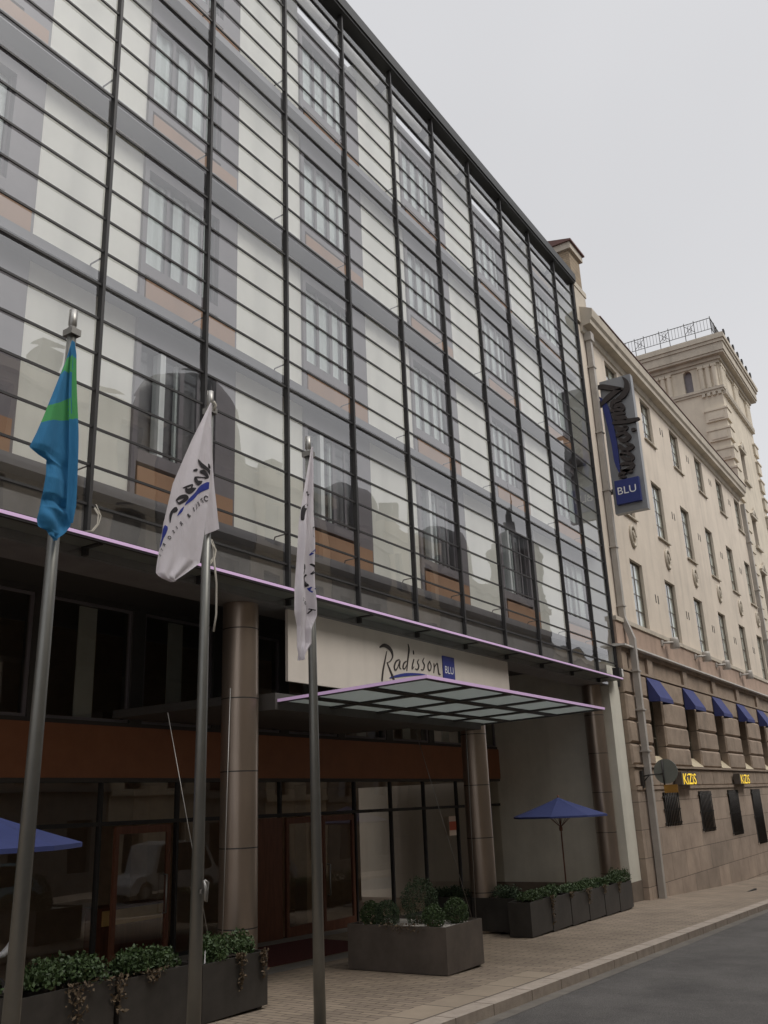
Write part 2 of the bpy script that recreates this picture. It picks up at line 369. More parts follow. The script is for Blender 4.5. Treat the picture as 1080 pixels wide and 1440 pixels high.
# traced lettering and cloth outlines, metres in the plane of each object
PANEL_SCRIPT=[[(15.504,3.09,0.033),(15.664,3.146,0.07),(15.843,3.118,0.084),(15.952,3.044,0.069),(15.976,2.947,0.033),(15.891,2.852,0.021),(15.774,2.802,0.009)],[(15.755,3.034,0.016),(15.678,2.841,0.033),(15.592,2.638,0.042),(15.532,2.411,0.051)],[(15.751,2.8,0.014),(15.833,2.686,0.037),(15.915,2.572,0.053),(15.985,2.468,0.056)],[(16.234,2.913,0.021),(16.108,2.862,0.033),(16.025,2.742,0.037),(16.07,2.673,0.032),(16.17,2.757,0.021),(16.261,2.891,0.027),(16.231,2.763,0.032),(16.284,2.716,0.016)],[(16.52,2.911,0.021),(16.413,2.849,0.037),(16.372,2.759,0.037),(16.442,2.741,0.023),(16.559,2.864,0.016)],[(16.621,3.287,0.016),(16.645,3.174,0.048),(16.58,2.937,0.037),(16.52,2.704,0.021)],[(16.834,2.982,0.027),(16.767,2.855,0.035),(16.744,2.763,0.021),(16.823,2.822,0.009)],[(16.827,3.169,0.023),(16.84,3.099,0.037)],[(17.045,3.0,0.013),(16.983,2.934,0.027),(17.031,2.861,0.035),(16.973,2.778,0.029),(16.874,2.784,0.013)],[(17.274,3.058,0.013),(17.21,2.978,0.027),(17.273,2.901,0.035),(17.217,2.797,0.029),(17.125,2.793,0.013)],[(17.524,3.017,0.021),(17.436,2.923,0.035),(17.436,2.826,0.029),(17.523,2.814,0.024),(17.571,2.916,0.021),(17.513,3.01,0.016)],[(17.699,2.982,0.016),(17.706,2.898,0.032),(17.67,2.77,0.021)],[(17.705,2.892,0.016),(17.845,2.997,0.027),(17.877,2.901,0.035),(17.9,2.778,0.043),(17.973,2.759,0.015)]]
PANEL_SWOOSH=[[(15.832,2.491,0.019),(16.121,2.557,0.053),(16.552,2.629,0.064),(17.149,2.684,0.033),(17.559,2.668,0.016)],[(17.585,2.665,0.032),(17.796,2.663,0.016)]]
BLADE_SCRIPT=[[(9.928,14.828,0.065),(9.67,14.839,0.18),(9.318,14.691,0.188),(8.863,14.512,0.106)],[(8.804,14.987,0.035),(8.68,14.724,0.163),(8.738,14.42,0.212),(8.923,14.217,0.204),(9.128,14.191,0.074)],[(8.934,14.521,0.105),(9.228,14.435,0.204),(9.511,14.28,0.212),(9.796,14.051,0.098)],[(8.988,14.086,0.09),(9.248,14.097,0.18),(9.313,13.901,0.18),(9.011,13.901,0.163),(8.964,13.697,0.147),(9.37,13.768,0.163)],[(8.917,13.535,0.106),(9.229,13.601,0.18),(9.288,13.448,0.163),(8.959,13.357,0.188),(8.892,13.255,0.082)],[(9.371,13.259,0.123),(9.017,13.213,0.172),(8.704,13.178,0.172),(8.415,13.174,0.114)],[(9.294,13.069,0.163),(9.132,12.921,0.196),(8.911,12.945,0.152),(8.997,13.052,0.106)],[(8.693,12.804,0.147),(8.596,12.798,0.106)],[(9.283,12.731,0.147),(9.031,12.781,0.139),(8.859,12.578,0.155),(9.051,12.462,0.163),(9.215,12.579,0.114)],[(9.255,12.315,0.152),(9.057,12.099,0.167),(8.774,12.164,0.139),(9.0,12.333,0.114)],[(9.233,11.95,0.139),(9.069,12.0,0.139),(8.833,11.797,0.137),(8.916,11.666,0.152),(9.152,11.807,0.147),(9.233,11.95,0.123)],[(9.298,11.584,0.091),(8.931,11.548,0.147),(8.884,11.394,0.137),(9.347,11.188,0.18),(9.187,11.061,0.098)],[(9.326,11.358,0.082),(8.933,11.224,0.147)]]
BLADE_SWOOSH=[[(9.775,14.443,0.041),(9.605,14.006,0.204),(9.508,13.296,0.229),(9.441,12.521,0.212),(9.425,11.771,0.188),(9.373,11.3,0.057)]]
FLAG2_SCRIPT=[[(6.828,3.752,0.012),(6.86,3.731,0.039),(6.935,3.721,0.044),(7.012,3.705,0.034),(7.047,3.673,0.031),(7.058,3.642,0.018)],[(7.033,3.769,0.018),(7.046,3.728,0.027)],[(6.766,3.604,0.021),(6.814,3.63,0.023)],[(6.892,3.638,0.023),(6.969,3.65,0.047),(7.018,3.614,0.03),(6.984,3.585,0.009)],[(6.787,3.526,0.03),(6.8,3.497,0.05),(6.85,3.488,0.044),(6.911,3.515,0.031),(6.941,3.539,0.007)],[(6.777,3.526,0.014),(6.909,3.575,0.011),(7.011,3.6,0.009)],[(6.634,3.37,0.009),(6.695,3.403,0.018),(6.745,3.434,0.009),(6.731,3.395,0.016)],[(6.672,3.369,0.023),(6.692,3.343,0.046),(6.744,3.371,0.039),(6.803,3.407,0.009)],[(6.538,3.202,0.012),(6.594,3.25,0.028),(6.664,3.278,0.036),(6.671,3.25,0.028),(6.585,3.181,0.021),(6.552,3.199,0.011)],[(6.495,3.066,0.032),(6.544,3.105,0.046)],[(6.491,3.069,0.023),(6.472,3.011,0.023),(6.467,2.935,0.007)]]
FLAG2_SWOOSH=[[(7.039,3.518,0.067),(6.938,3.454,0.058),(6.841,3.369,0.041),(6.747,3.28,0.036),(6.692,3.22,0.021),(6.658,3.176,0.005)],[(6.647,3.155,0.005),(6.612,3.1,0.025),(6.564,3.036,0.007)]]
FLAG2_BLUE=[[(6.418,2.874,0.059),(6.396,2.81,0.059),(6.379,2.745,0.032),(6.358,2.681,0.027),(6.341,2.63,0.005)]]
FLAG2_TEXT=[('O',7.004,3.348,0.069,-0.71,-0.71),('T',6.949,3.312,0.053,-0.75,-0.66),('E',6.892,3.258,0.052,-0.66,-0.75),('L',6.837,3.21,0.062,-0.6,-0.8),('S',6.779,3.155,0.048,-0.71,-0.71),('&',6.702,3.066,0.044,-0.6,-0.8),('R',6.616,2.959,0.043,-0.65,-0.76),('E',6.557,2.899,0.031,-0.65,-0.76),('S',6.513,2.844,0.039,-0.53,-0.85),('O',6.464,2.769,0.039,-0.53,-0.85),('R',6.405,2.681,0.036,-0.45,-0.89),('T',6.379,2.621,0.032,-0.45,-0.89),('S',6.358,2.557,0.03,-0.35,-0.94)]
FLAG3_SCRIPT=[[(8.811,3.909,0.011),(8.875,3.913,0.033),(8.903,3.904,0.014)],[(8.719,3.511,0.024),(8.757,3.67,0.038),(8.872,3.764,0.033)],[(8.789,3.542,0.012),(8.838,3.513,0.014)],[(8.936,3.452,0.024),(8.956,3.395,0.038),(8.933,3.326,0.019)],[(8.816,3.117,0.019),(8.759,3.061,0.028),(8.778,2.97,0.024)],[(8.778,2.948,0.028),(8.826,2.913,0.033),(8.79,2.834,0.028),(8.755,2.797,0.019)],[(8.858,2.82,0.015),(8.809,2.768,0.033),(8.848,2.677,0.038)],[(8.896,2.96,0.014),(8.93,2.9,0.015),(8.893,2.827,0.014)]]
FLAG3_SWOOSH=[[(8.892,3.081,0.019),(8.958,3.178,0.028)],[(8.875,2.638,0.052),(8.936,2.555,0.057)]]
FLAG3_TEXT=[('S',8.728,2.477,0.049,0.93,-0.37),('O',8.771,2.433,0.049,0.89,-0.45),('R',8.835,2.394,0.053,0.89,-0.45),('T',8.889,2.349,0.061,0.89,-0.45)]
F1_L=[(5.088,4.503),(5.039,4.271),(4.949,3.967),(4.838,3.593),(4.778,3.407),(4.717,3.245),(4.819,3.207),(4.914,3.187),(4.919,3.047),(4.895,2.797),(4.862,2.584),(4.882,2.521),(4.967,2.508),(5.002,2.468),(5.051,2.438)]
F1_R=[(5.104,4.51),(5.134,4.35),(5.159,4.049),(5.183,3.752),(5.206,3.461),(5.221,3.172),(5.244,2.89),(5.242,2.712),(5.227,2.603),(5.17,2.52),(5.096,2.455)]
F1F_L=[(5.067,4.468),(5.063,4.31),(5.083,3.858),(5.131,3.282),(5.152,2.929),(5.156,2.775),(5.193,2.624)]
F1F_R=[(5.082,4.483),(5.12,4.334),(5.191,3.448),(5.224,2.949),(5.228,2.794),(5.202,2.619)]
F1_G1=[(5.046,4.289),(5.085,4.329),(5.092,4.145),(5.017,4.138),(4.988,4.088)]
F1_G2=[(5.086,4.314),(5.149,4.277),(5.198,3.667),(5.124,3.656)]
F1_G3=[(4.875,3.716),(4.966,3.771),(5.105,3.876),(5.124,3.656),(4.942,3.586),(4.799,3.514)]
F2_L=[(7.038,4.541),(6.737,3.942),(6.491,3.383),(6.38,2.915),(6.305,2.436),(6.3,2.353),(6.389,2.324),(6.54,2.306)]
F2_R=[(7.061,4.55),(7.058,4.242),(7.068,3.891),(7.035,3.45),(6.993,2.979),(6.928,2.583),(6.73,2.434),(6.55,2.308)]
F2B=[(7.079,4.254),(7.24,3.616),(7.392,3.115),(7.077,2.956),(7.078,3.388)]
F3_L=[(8.966,4.603),(8.784,3.927),(8.673,3.464),(8.621,2.939),(8.573,2.566),(8.57,2.298),(8.623,2.129),(8.619,1.867),(8.672,1.717)]
F3_R=[(8.998,4.613),(8.998,3.986),(8.981,3.297),(8.964,2.634),(9.015,2.293),(8.908,2.124),(8.904,1.945),(8.786,1.816),(8.714,1.721)]
SKY_V, SUN_E = 8.4, 1.5
# ------------------------------------------------------------------ ground
def gz(x):
    if x < 31: return -2.24 - 0.03*x
    if x < 39: return -3.17 - 0.042*(x-31)
    if x < 80: return -3.506 - 0.031*(x-39)
    return -4.777
KY = 6.27          # outer edge of the hotel-side kerb
XS = [-40,-20,-10] + list(range(0,80,2)) + [80,120,200]
def strip(name, y0, y1, dz, m, x0=-40, x1=200, kind='structure', thick=0.0, parent=None):
    xs = sorted(set([x for x in XS if x0 < x < x1] + [x0, x1, ] + [x for x in (31,39) if x0 < x < x1]))
    mb = MB(); vs = []; fs = []
    for x in xs: vs += [(x, y0, gz(x)+dz), (x, y1, gz(x)+dz)]
    n = len(xs)
    fs = [(2*i, 2*i+2, 2*i+3, 2*i+1) for i in range(n-1)]
    if thick:
        b = len(vs)
        for x in xs: vs += [(x, y0, gz(x)+dz-thick), (x, y1, gz(x)+dz-thick)]
        fs += [(b+2*i, b+2*i+2, 2*i+2, 2*i) for i in range(n-1)] + [(2*i+1, 2*i+3, b+2*i+3, b+2*i+1) for i in range(n-1)]
        fs += [(0, 1, b+1, b), (2*n-2, b+2*n-2, b+2*n-1, 2*n-1)]
    mb.add(vs, fs)
    o = mb.build(name, m, parent)
    if kind: tag(o, kind=kind)
    return o
g = MB(); g.add([(-3000,-3000,-5.6),(3000,-3000,-5.6),(3000,3000,-5.6),(-3000,3000,-5.6)], [(0,1,2,3)])
tag(g.build('ground', M['asphalt']), kind='structure')
strip('road', -1.7, KY+0.02, -0.135, M['asphalt'])
strip('gutter', KY-0.22, KY+0.01, -0.131, M['gutter'])
strip('pavement', KY+0.30, 14.3, 0.0, M['paving'])
strip('paving_slabs', KY+0.31, KY+0.85, 0.004, M['slab'], -40, 15)
strip('granite_strip', 10.9, 11.35, 0.004, M['granite'], -2, 20.5)
strip('granite_threshold', 13.55, 14.15, 0.004, M['granite'], 3, 28.7)
strip('kerb', KY, KY+0.30, 0.006, M['kerb'], thick=0.30)
strip('opposite_kerb', -2.0, -1.7, 0.006, M['kerb'], thick=0.30)
strip('opposite_pavement', -5.2, -2.0, 0.0, M['paving'])
# kerb joints are real narrow gaps filled dark
kj = MB()
for i in range(60):
    x = 3 + 1.15*i + random.uniform(-0.1, 0.1)
    kj.box(x, x+0.014, KY-0.002, KY+0.302, gz(x)-0.13, gz(x)+0.0075)
tag(kj.build('kerb_joints', M['darkstone']), kind='structure')
cp = MB(); xs = [13.1, 14.5, 16.0, 17.3]
vs = []
for x in xs: vs += [(x, 11.45, gz(x)+0.012), (x+0.2, 13.5, gz(x)+0.012)]
n = len(vs); vs += [(a, b, c-0.01) for a, b, c in vs]
cp.add(vs, [(2*i, 2*i+2, 2*i+3, 2*i+1) for i in range(3)] + [(n+2*i, n+2*i+2, 2*i+2, 2*i) for i in range(3)] + [(0, 1, n+1, n), (6, n+6, n+7, 7)])
tag(cp.build('carpet', M['carpet']), 'dark red carpet laid before the entrance doors', 'carpet')
dr = MB()
x = 35.2; dr.box(x, x+1.1, 7.98, 8.06, gz(x)-0.05, gz(x)+0.009)
tag(dr.build('drain_slot', M['iron']), 'narrow dark drain slot in the pavement by the stone building', 'drain')

# ------------------------------------------------------------------ hotel with the glass front
HX0, HX1 = -5.48, 29.95
MULL = [7.93+2.235*k for k in range(-6, 10)] + [29.9]
TZ = [17.186-0.59*j for j in range(-3, 23)]
hotel = thing('hotel_building', 'modern hotel with a tall black gridded glass front over a dark recessed entrance', 'building', (12, 12, gz(12)))
def part(mb, name, m, parent=None, bevel=0.0):
    """mesh given in world coordinates, stored relative to its thing"""
    parent = parent or hotel
    p = parent; off = Vector((0, 0, 0))
    while p: off += Vector(p.location); p = p.parent
    mb.v = [(a-off.x, b-off.y, c-off.z) for a, b, c in mb.v]
    return mb.build(name, m, parent, bevel)
# glass panes, one strip per bay, a sheet between each pair of bars
for i in range(len(MULL)-1):
    mb = MB(); x0, x1 = MULL[i]+0.03, MULL[i+1]-0.03
    zs = [3.45] + TZ[::-1]
    for a, b in zip(zs[:-1], zs[1:]):
        t = [random.uniform(-0.004, 0.004) for _ in range(4)]
        mb.add([(x0,10+t[0],a),(x1,10+t[1],a),(x1,10+t[2],b),(x0,10+t[3],b)], [(0,1,2,3)])
    part(mb, 'glass_pane', M['glass'])
for x in MULL:
    mb = MB(); mb.box(x-0.027, x+0.027, 9.93, 10.03, 3.45, 18.95); part(mb, 'mullion', M['frame'])
for z in TZ:
    mb = MB(); mb.box(HX0-0.03, 29.93, 9.965, 9.993, z-0.018, z+0.018); part(mb, 'transom', M['frame'])
mb = MB(); mb.box(HX0-0.1, 29.97, 9.80, 10.70, 18.97, 19.28); mb.box(HX0-0.1, 29.97, 9.84, 10.70, 18.90, 18.97)
part(mb, 'roof_edge', M['roofedge'])
mb = MB(); mb.box(29.90, 29.97, 10.04, 10.59, 3.46, 18.90); part(mb, 'glass_return', M['whitewall'])
mb = MB(); mb.box(29.972, 29.995, 9.93, 10.02, 3.46, 18.90); part(mb, 'slim_strip', M['frame'])
# inner wall: white panels with openings for the window units
UX = [0.09+4.53*k for k in range(-1, 7)]; UW = 2.42
SL = [4.69, 8.14, 11.59, 15.04]; FH = 3.45
mb = MB()
prev = HX0
for u in UX:
    a, b = max(u, HX0), u+UW
    if a > prev: mb.box(prev, a, 10.60, 10.90, 4.69, 18.9)
    prev = b
mb.box(prev, 29.93, 10.60, 10.90, 4.69, 18.9)
part(mb, 'wall_panel', M['whitewall'])
mb = MB(); mb.box(HX0, 29.93, 10.50, 10.90, 4.11, 4.53); part(mb, 'base_panel', M['basepanel'])
mb = MB(); mb.box(HX0, 29.93, 10.91, 24, 4.12, 19.1); part(mb, 'block', M['winframe'])
for s in SL:
    mb = MB(); mb.box(HX0, 29.89, 10.2, 10.595, s-0.16, s)
    for k in range(40): pass
    part(mb, 'walkway', M['walkway'])
    for x in MULL[3:-1]:
        mb = MB(); mb.tube([(x-0.02, 10.03, s+0.10), (x-0.02, 10.26, s+0.09), (x-0.02, 10.3, s)], 0.014, 6); part(mb, 'stay', M['stay'])
for i in range(len(MULL)-1):
    mb = MB(); mb.tube([(MULL[i]+0.22, 10.25, 18.52), (MULL[i+1]-0.22, 10.25, 18.52)], 0.10, 12)
    part(mb, 'blind_roller', M['tubewhite'])
# one window unit (frame, spandrel, curtains, glass), copied to every opening
def window_unit(gaps=(), bare=False, jr=0.52):
    w = MB(); W = UW; H = FH-0.16
    y0, y1 = -0.06, 0.20
    # surround
    w.box(0, 0.10, y0, y1, 0, H); w.box(W-jr, W, y0, y1, 0, H)
    w.box(0.10, W-jr, y0, y1, 2.86, H); w.box(0.10, W-jr, y0, y1, 0.72, 0.93)
    w.box(0.10, W-jr, 0.16, 0.24, 0, 0.72)
    for a, b in ((0.63, 0.70), (1.10, 1.20)): w.box(a, b, 0.045, 0.10, 0.93, 2.86)
    for a, b in ((0.10, 0.13), (1.52, 1.58), (W-jr-0.03, W-jr)): w.box(a, b, 0.045, 0.095, 0.93, 2.86)
    for a, b in ((0.13, 0.63), (0.70, 1.10), (1.20, 1.52), (1.58, W-jr-0.03)): w.box(a, b, 0.05, 0.09, 0.93, 0.985)
    root = w.build('window', M['winframe'], hotel)
    sp = MB(); sp.box(0.12, W-0.06, 0.02-0.10, 0.155-0.10, 0.03, 0.64); sp.build('spandrel', M['spandrel'], root)
    c = MB()
    x = 0.12
    vs = []; n = 0
    xe = W-jr-0.02
    while x < xe+0.001:
        f = 0.5+0.5*math.sin(x*26+0.9*math.sin(x*9)); y = 0.14-0.022*f
        vs += [(x, y, 0.95), (x, y, 2.84)]; n += 1; x += (xe-0.12)/110
    c.add(vs, [(2*i, 2*i+2, 2*i+3, 2*i+1) for i in range(n-1) if not any(a_ < i/n < b_ for a_, b_ in gaps)], 0, True)
    if bare: c = MB(); c.box(0.565, 0.685, -0.03, 0.15, 0.95, 2.84); c.box(1.05, 1.15, 0.10, 0.16, 0.95, 2.84)
    if gaps or bare: c.add([(0.12,0.199,0.95),(xe,0.199,0.95),(xe,0.199,2.84),(0.12,0.199,2.84)], [(0,1,2,3)], 1 if gaps else 1)
    c.build('curtain', [M['curtain'], M['winframe']], root)
    gl = MB(); gl.add([(0.12, 0.06, 0.94), (W-jr-0.02, 0.06, 0.94), (W-jr-0.02, 0.06, 2.85), (0.12, 0.06, 2.85)], [(0,1,2,3)])
    gl.build('pane', M['roomglass'], root)
    return root
protos = [window_unit(), window_unit(((0.30,0.42),)), window_unit(((0.12,0.20),(0.62,0.72))), window_unit(((0.78,0.90),)), window_unit(bare=True), window_unit(jr=0.06)]
used = [False]*6; rw = random.Random(12)
for s in SL:
    for u in UX:
        k_ = 5 if u == UX[-1] else 4 if s == SL[0] else rw.choice((0,1,2,3)); o = copy_tree(protos[k_], hotel) if used[k_] else protos[k_]; used[k_] = True
        o.location = (u-12, 10.60-12, s+0.003-gz(12))
# lip above the entrance with its light strip
mb = MB(); mb.box(HX0-0.1, 29.25, 9.60, 9.66, 3.57, 3.66); mb.box(HX0-0.1, 29.25, 9.66, 10.02, 3.60, 3.66)
for x in MULL[:-1]: mb.box(x-0.04, x+0.04, 9.661, 10.019, 3.555, 3.599)
lip = part(mb, 'entrance_lip', M['frame'])
mb = MB(); mb.box(HX0-0.1, 29.25, 10.021, 10.80, 3.43, 4.10); part(mb, 'base_beam', M['basepanel'])
mb = MB()
for i in range(len(MULL)-1):
    mb.box(MULL[i]+0.05, min(MULL[i+1], 29.24)-0.05, 9.665, 10.015, 3.575, 3.590)
part(mb, 'lip_panel', M['signback'], lip)
mb = MB(); mb.box(HX0-0.1, 29.26, 9.585, 9.597, 3.60, 3.645); part(mb, 'light_strip', M['led'], lip)
# recess: ceiling, back wall pieces
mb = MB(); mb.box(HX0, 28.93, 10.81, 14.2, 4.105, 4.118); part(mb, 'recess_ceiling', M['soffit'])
mb = MB(); mb.box(HX0, 28.93, 14.12, 14.5, 0.70, 1.66); part(mb, 'fascia', M['brown'])
mb = MB(); mb.box(HX0, 28.93, 14.15, 14.5, 0.62, 0.699); mb.box(HX0, 28.93, 14.16, 14.5, 1.661, 1.74); mb.box(HX0, 28.93, 14.16, 14.5, 4.0, 4.104)
x = 1.0
while x < 28.7:
    mb.box(x-0.16, x+0.16, 14.17, 14.45, 1.741, 3.999); x += 2.35
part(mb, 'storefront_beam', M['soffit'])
x = 1.0
while x < 28:
    w = MB(); a, b = x+0.165, min(x+2.18, 28.9)
    for p in ((a, a+0.05, 1.745, 3.995), (b-0.05, b, 1.745, 3.995)): w.box(p[0], p[1], 14.2, 14.28, p[2], p[3])
    w.box(a+0.05, b-0.05, 14.2, 14.28, 1.745, 1.80); w.box(a+0.05, b-0.05, 14.2, 14.28, 3.94, 3.995)
    mw = part(w, 'mezzanine_window', M['winframe'])
    gl = MB(); gl.add([(a+0.05,14.24,1.80),(b-0.05,14.24,1.80),(b-0.05,14.24,3.94),(a+0.05,14.24,3.94)], [(0,1,2,3)]); part(gl, 'pane', M['shopglass'], mw)
    c = MB(); m_ = (a+b)/2; c.box(m_-0.2, m_+0.22, 14.34, 14.37, 1.80, 3.94); part(c, 'curtain', M['oldcurtain'], mw)
    x += 2.35
mb = MB(); mb.box(HX0, 28.93, 17.0, 17.2, 1.66, 4.1); mb.box(HX0, 28.93, 14.5, 17.0, 1.70, 1.72); part(mb, 'mezzanine_room', M['intwall'])
# ground-floor glass
EDG = [-2.0, 1.6, 5.1, 8.6, 12.02, 14.0, 15.5, 17.30, 20.35, 22.1, 23.9, 25.9, 27.4, 28.9]
for a, b in zip(EDG[:-1], EDG[1:]):
    w = MB(); zb = gz(b)-0.02
    w.box(a-0.03, a+0.03, 14.17, 14.27, zb, 0.618); w.box(a+0.03, b-0.03, 14.175, 14.265, -0.17, -0.09); w.box(a+0.03, b-0.03, 14.175, 14.265, zb, zb+0.12)
    sf = part(w, 'storefront_window', M['frame'])
    gl = MB(); gl.add([(a+0.03,14.22,-0.09),(b-0.03,14.22,-0.09),(b-0.03,14.22,0.62),(a+0.03,14.22,0.62)], [(0,1,2,3)])
    if (a, b) not in ((12.02, 14.0), (17.30, 20.35)):
        gl.add([(a+0.03,14.22,zb+0.12),(b-0.03,14.22,zb+0.12),(b-0.03,14.22,-0.17),(a+0.03,14.22,-0.17)], [(0,1,2,3)])
    part(gl, 'pane', M['shopglass'], sf)
for a, b, hs in ((12.36, 13.78, 1), (17.45, 18.84, 1), (18.86, 20.2, -1)):
    zb = gz(b)+0.03
    w = MB(); w.box(a, a+0.09, 14.13, 14.2, zb, -0.19); w.box(b-0.09, b, 14.13, 14.2, zb, -0.19)
    w.box(a+0.09, b-0.09, 14.13, 14.2, -0.33, -0.19); w.box(a+0.09, b-0.09, 14.13, 14.2, zb, zb+0.22)
    d = part(w, 'door', M['wood'])
    gl = MB(); gl.add([(a+0.09,14.16,zb+0.22),(b-0.09,14.16,zb+0.22),(b-0.09,14.16,-0.33),(a+0.09,14.16,-0.33)], [(0,1,2,3)]); part(gl, 'pane', M['shopglass'], d)
    hx = b-0.16 if hs > 0 else a+0.16
    h = MB(); h.tube([(hx,14.13,zb+0.8),(hx,14.05,zb+0.8),(hx,14.05,zb+1.5),(hx,14.13,zb+1.5)], 0.018, 8); part(h, 'handle', M['chrome'], d)
mb = MB(); mb.box(15.55, 17.27, 14.10, 14.165, gz(17)+0.0, -0.18); part(mb, 'wood_panel', M['wood'])
mb = MB(); mb.box(HX0, 28.93, 20.0, 20.2, -3.4, 0.66); mb.box(HX0, 28.93, 14.5, 20.0, 0.64, 0.66); mb.box(HX0, 28.93, 14.3, 20.0, -3.3, -3.1)
mb.box(HX0-0.2, HX0, 14.3, 20.2, -3.4, 4.1); part(mb, 'lobby', M['intwall'])
mb = MB(); mb.box(14.9, 15.4, 16.0, 16.5, -3.1, 0.63); mb.box(20.6, 21.0, 16.0, 16.4, -3.1, 0.63); part(mb, 'lobby_pillar', M['intwall'])
# columns with panel joints
for cx in (-5.2+0.0, 3.25, 11.70, 20.12, 28.58):
    zb = gz(cx)-0.05
    mb = MB(); mb.tube([(cx,10.47,zb),(cx,10.47,3.425)], 0.31, 32, caps=False)
    c = part(mb, 'column', M['column'])
    j = MB(); z = zb+0.9
    while z < 3.3:
        j.lathe([(0.312, -0.009), (0.3135, 0.0), (0.312, 0.009)], (cx,10.47,z), 32); z += 1.18
    j.tube([(cx+0.312,10.47,zb),(cx+0.312,10.47,3.42)], 0.008, 6)
    part(j, 'joint', M['frame'], c)
# party wall between hotel and old building
mb = MB(); mb.box(28.95, 29.94, 10.0, 14.6, -2.55, 4.10)
part(mb, 'party_wall', M['render'])
mb = MB(); mb.box(28.93, 29.94, 9.98, 14.6, -3.3, -2.551); part(mb, 'party_wall_foot', M['darkstone'])

# entrance canopy between the two columns
cr = MB()
X0, X1, YA, YB = 12.17, 20.0, 7.07, 10.15
def cz(y): return 1.87 + (1.775-1.87)*(y-YA)/(YB-YA)
def bar(x0, y0, x1, y1, w, h, dz=0.0):
    d = Vector((x1-x0, y1-y0)); d.normalize(); n_ = Vector((-d.y, d.x))*w/2
    ps = [(x0+n_.x, y0+n_.y), (x0-n_.x, y0-n_.y), (x1-n_.x, y1-n_.y), (x1+n_.x, y1+n_.y)]
    vs = [(a, b, cz(b)+dz-h) for a, b in ps] + [(a, b, cz(b)+dz) for a, b in ps]
    cr.add(vs, [(0,3,2,1),(4,5,6,7),(0,1,5,4),(1,2,6,5),(2,3,7,6),(3,0,4,7)])
bar(X0-0.0, YA+0.04, X1, YA+0.04, 0.08, 0.06, 0.02); bar(X0+0.04, YA+0.081, X0+0.04, YB, 0.08, 0.06, 0.02); bar(X1-0.04, YA+0.081, X1-0.04, YB, 0.08, 0.06, 0.02)
for k in range(1, 5):
    x = X0+(X1-X0)*k/5; bar(x, YA+0.082, x, YB, 0.17, 0.03, -0.012)
for y in (8.25, 9.45): bar(X0+0.081, y, X1-0.081, y, 0.20, 0.026, -0.010)
bar(X0+0.081, YB-0.05, X1-0.081, YB-0.05, 0.10, 0.05, -0.003)
canopy = part(cr, 'entrance_canopy', M['frame'])
gl = MB(); e_ = 0.085
gl.add([(X0+e_,YA+e_,cz(YA)-0.008),(X1-e_,YA+e_,cz(YA)-0.008),(X1-e_,YB,cz(YB)-0.008),(X0+e_,YB,cz(YB)-0.008),(X0+e_,YA+e_,cz(YA)+0.006),(X1-e_,YA+e_,cz(YA)+0.006),(X1-e_,YB,cz(YB)+0.006),(X0+e_,YB,cz(YB)+0.006)], [(0,3,2,1),(4,5,6,7)])
part(gl, 'canopy_glass', M['frosted'], canopy)
ls = MB(); ls.box(X0-0.004, X1, YA-0.016, YA-0.003, cz(YA)-0.03, cz(YA)+0.02)
vs = []
for y in (YA-0.016, YB-0.1): vs += [(X0-0.016, y, cz(y)-0.03), (X0-0.004, y, cz(y)-0.03), (X0-0.004, y, cz(y)+0.02), (X0-0.016, y, cz(y)+0.02)]
ls.add(vs, [(0,1,2,3),(7,6,5,4),(0,4,5,1),(1,5,6,2),(2,6,7,3),(3,7,4,0)])
part(ls, 'light_strip', M['led'], canopy)
# deep dark soffit box behind the canopy up to the storefront
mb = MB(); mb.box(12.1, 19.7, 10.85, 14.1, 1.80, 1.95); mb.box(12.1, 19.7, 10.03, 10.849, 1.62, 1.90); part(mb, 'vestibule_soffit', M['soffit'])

# panel sign over the canopy
ps = thing('hotel_sign', 'wide pale panel with dark script lettering and a blue square over the glass canopy', 'sign', (17.0, 10.1, 2.14))
mb = MB(); mb.box(12.52, 21.58, 10.085, 10.145, 2.14, 3.425); part(mb, 'panel', M['signwhite'], ps)
fP = lambda a, b: (a, 10.082, b)
mb = MB(); ribbons(mb, PANEL_SCRIPT, fP, 0.012); part(mb, 'lettering', M['logodark'], ps)
mb = MB(); ribbons(mb, PANEL_SWOOSH, fP, 0.010); part(mb, 'swoosh', M['logoblue'], ps)
mb = MB(); mb.box(18.09, 18.63, 10.06, 10.084, 2.56, 3.20)
bq = part(mb, 'blue_square', M['logoblue'], ps)
def put_text(s, size, fn, name, m, parent, wx=1.0):
    vs, fs = text_mesh(s)
    mb = MB(); mb.add([fn(a*size*wx, b*size) for a, b in vs], fs); return part(mb, name, m, parent)
put_text('BLU', 0.24, lambda a, b: (18.36+a, 10.056, 2.81+b), 'lettering', M['white'], bq, 1.0)

# blade sign on the old building
bs = thing('blade_sign', 'tall grey sign box on the cream wall with upright dark script over a blue square', 'sign', (31.24, 9.8, 9.75))
mb = MB(); mb.box(31.1, 31.38, 8.54, 9.74, 9.76, 15.08); part(mb, 'box', M['bladegrey'], bs)
mb = MB(); mb.box(31.15, 31.33, 9.741, 10.0, 10.6, 10.75); mb.box(31.15, 31.33, 9.741, 10.0, 14.2, 14.35); part(mb, 'bracket', M['iron'], bs)
fB = lambda a, b: (31.098, a, b)
mb = MB(); ribbons(mb, BLADE_SCRIPT, fB, 0.11, (-1,0,0)); part(mb, 'lettering', M['logodark'], bs)
mb = MB(); ribbons(mb, BLADE_SWOOSH, fB, 0.08, (-1,0,0)); part(mb, 'swoosh', M['bladeblue'], bs)
mb = MB(); mb.box(30.95, 31.099, 8.70, 9.60, 10.06, 10.97); bq = part(mb, 'blue_square', M['bladeblue'], bs)
put_text('BLU', 0.40, lambda a, b: (30.945, 9.17-a, 10.42+b), 'lettering', M['white'], bq, 1.05)
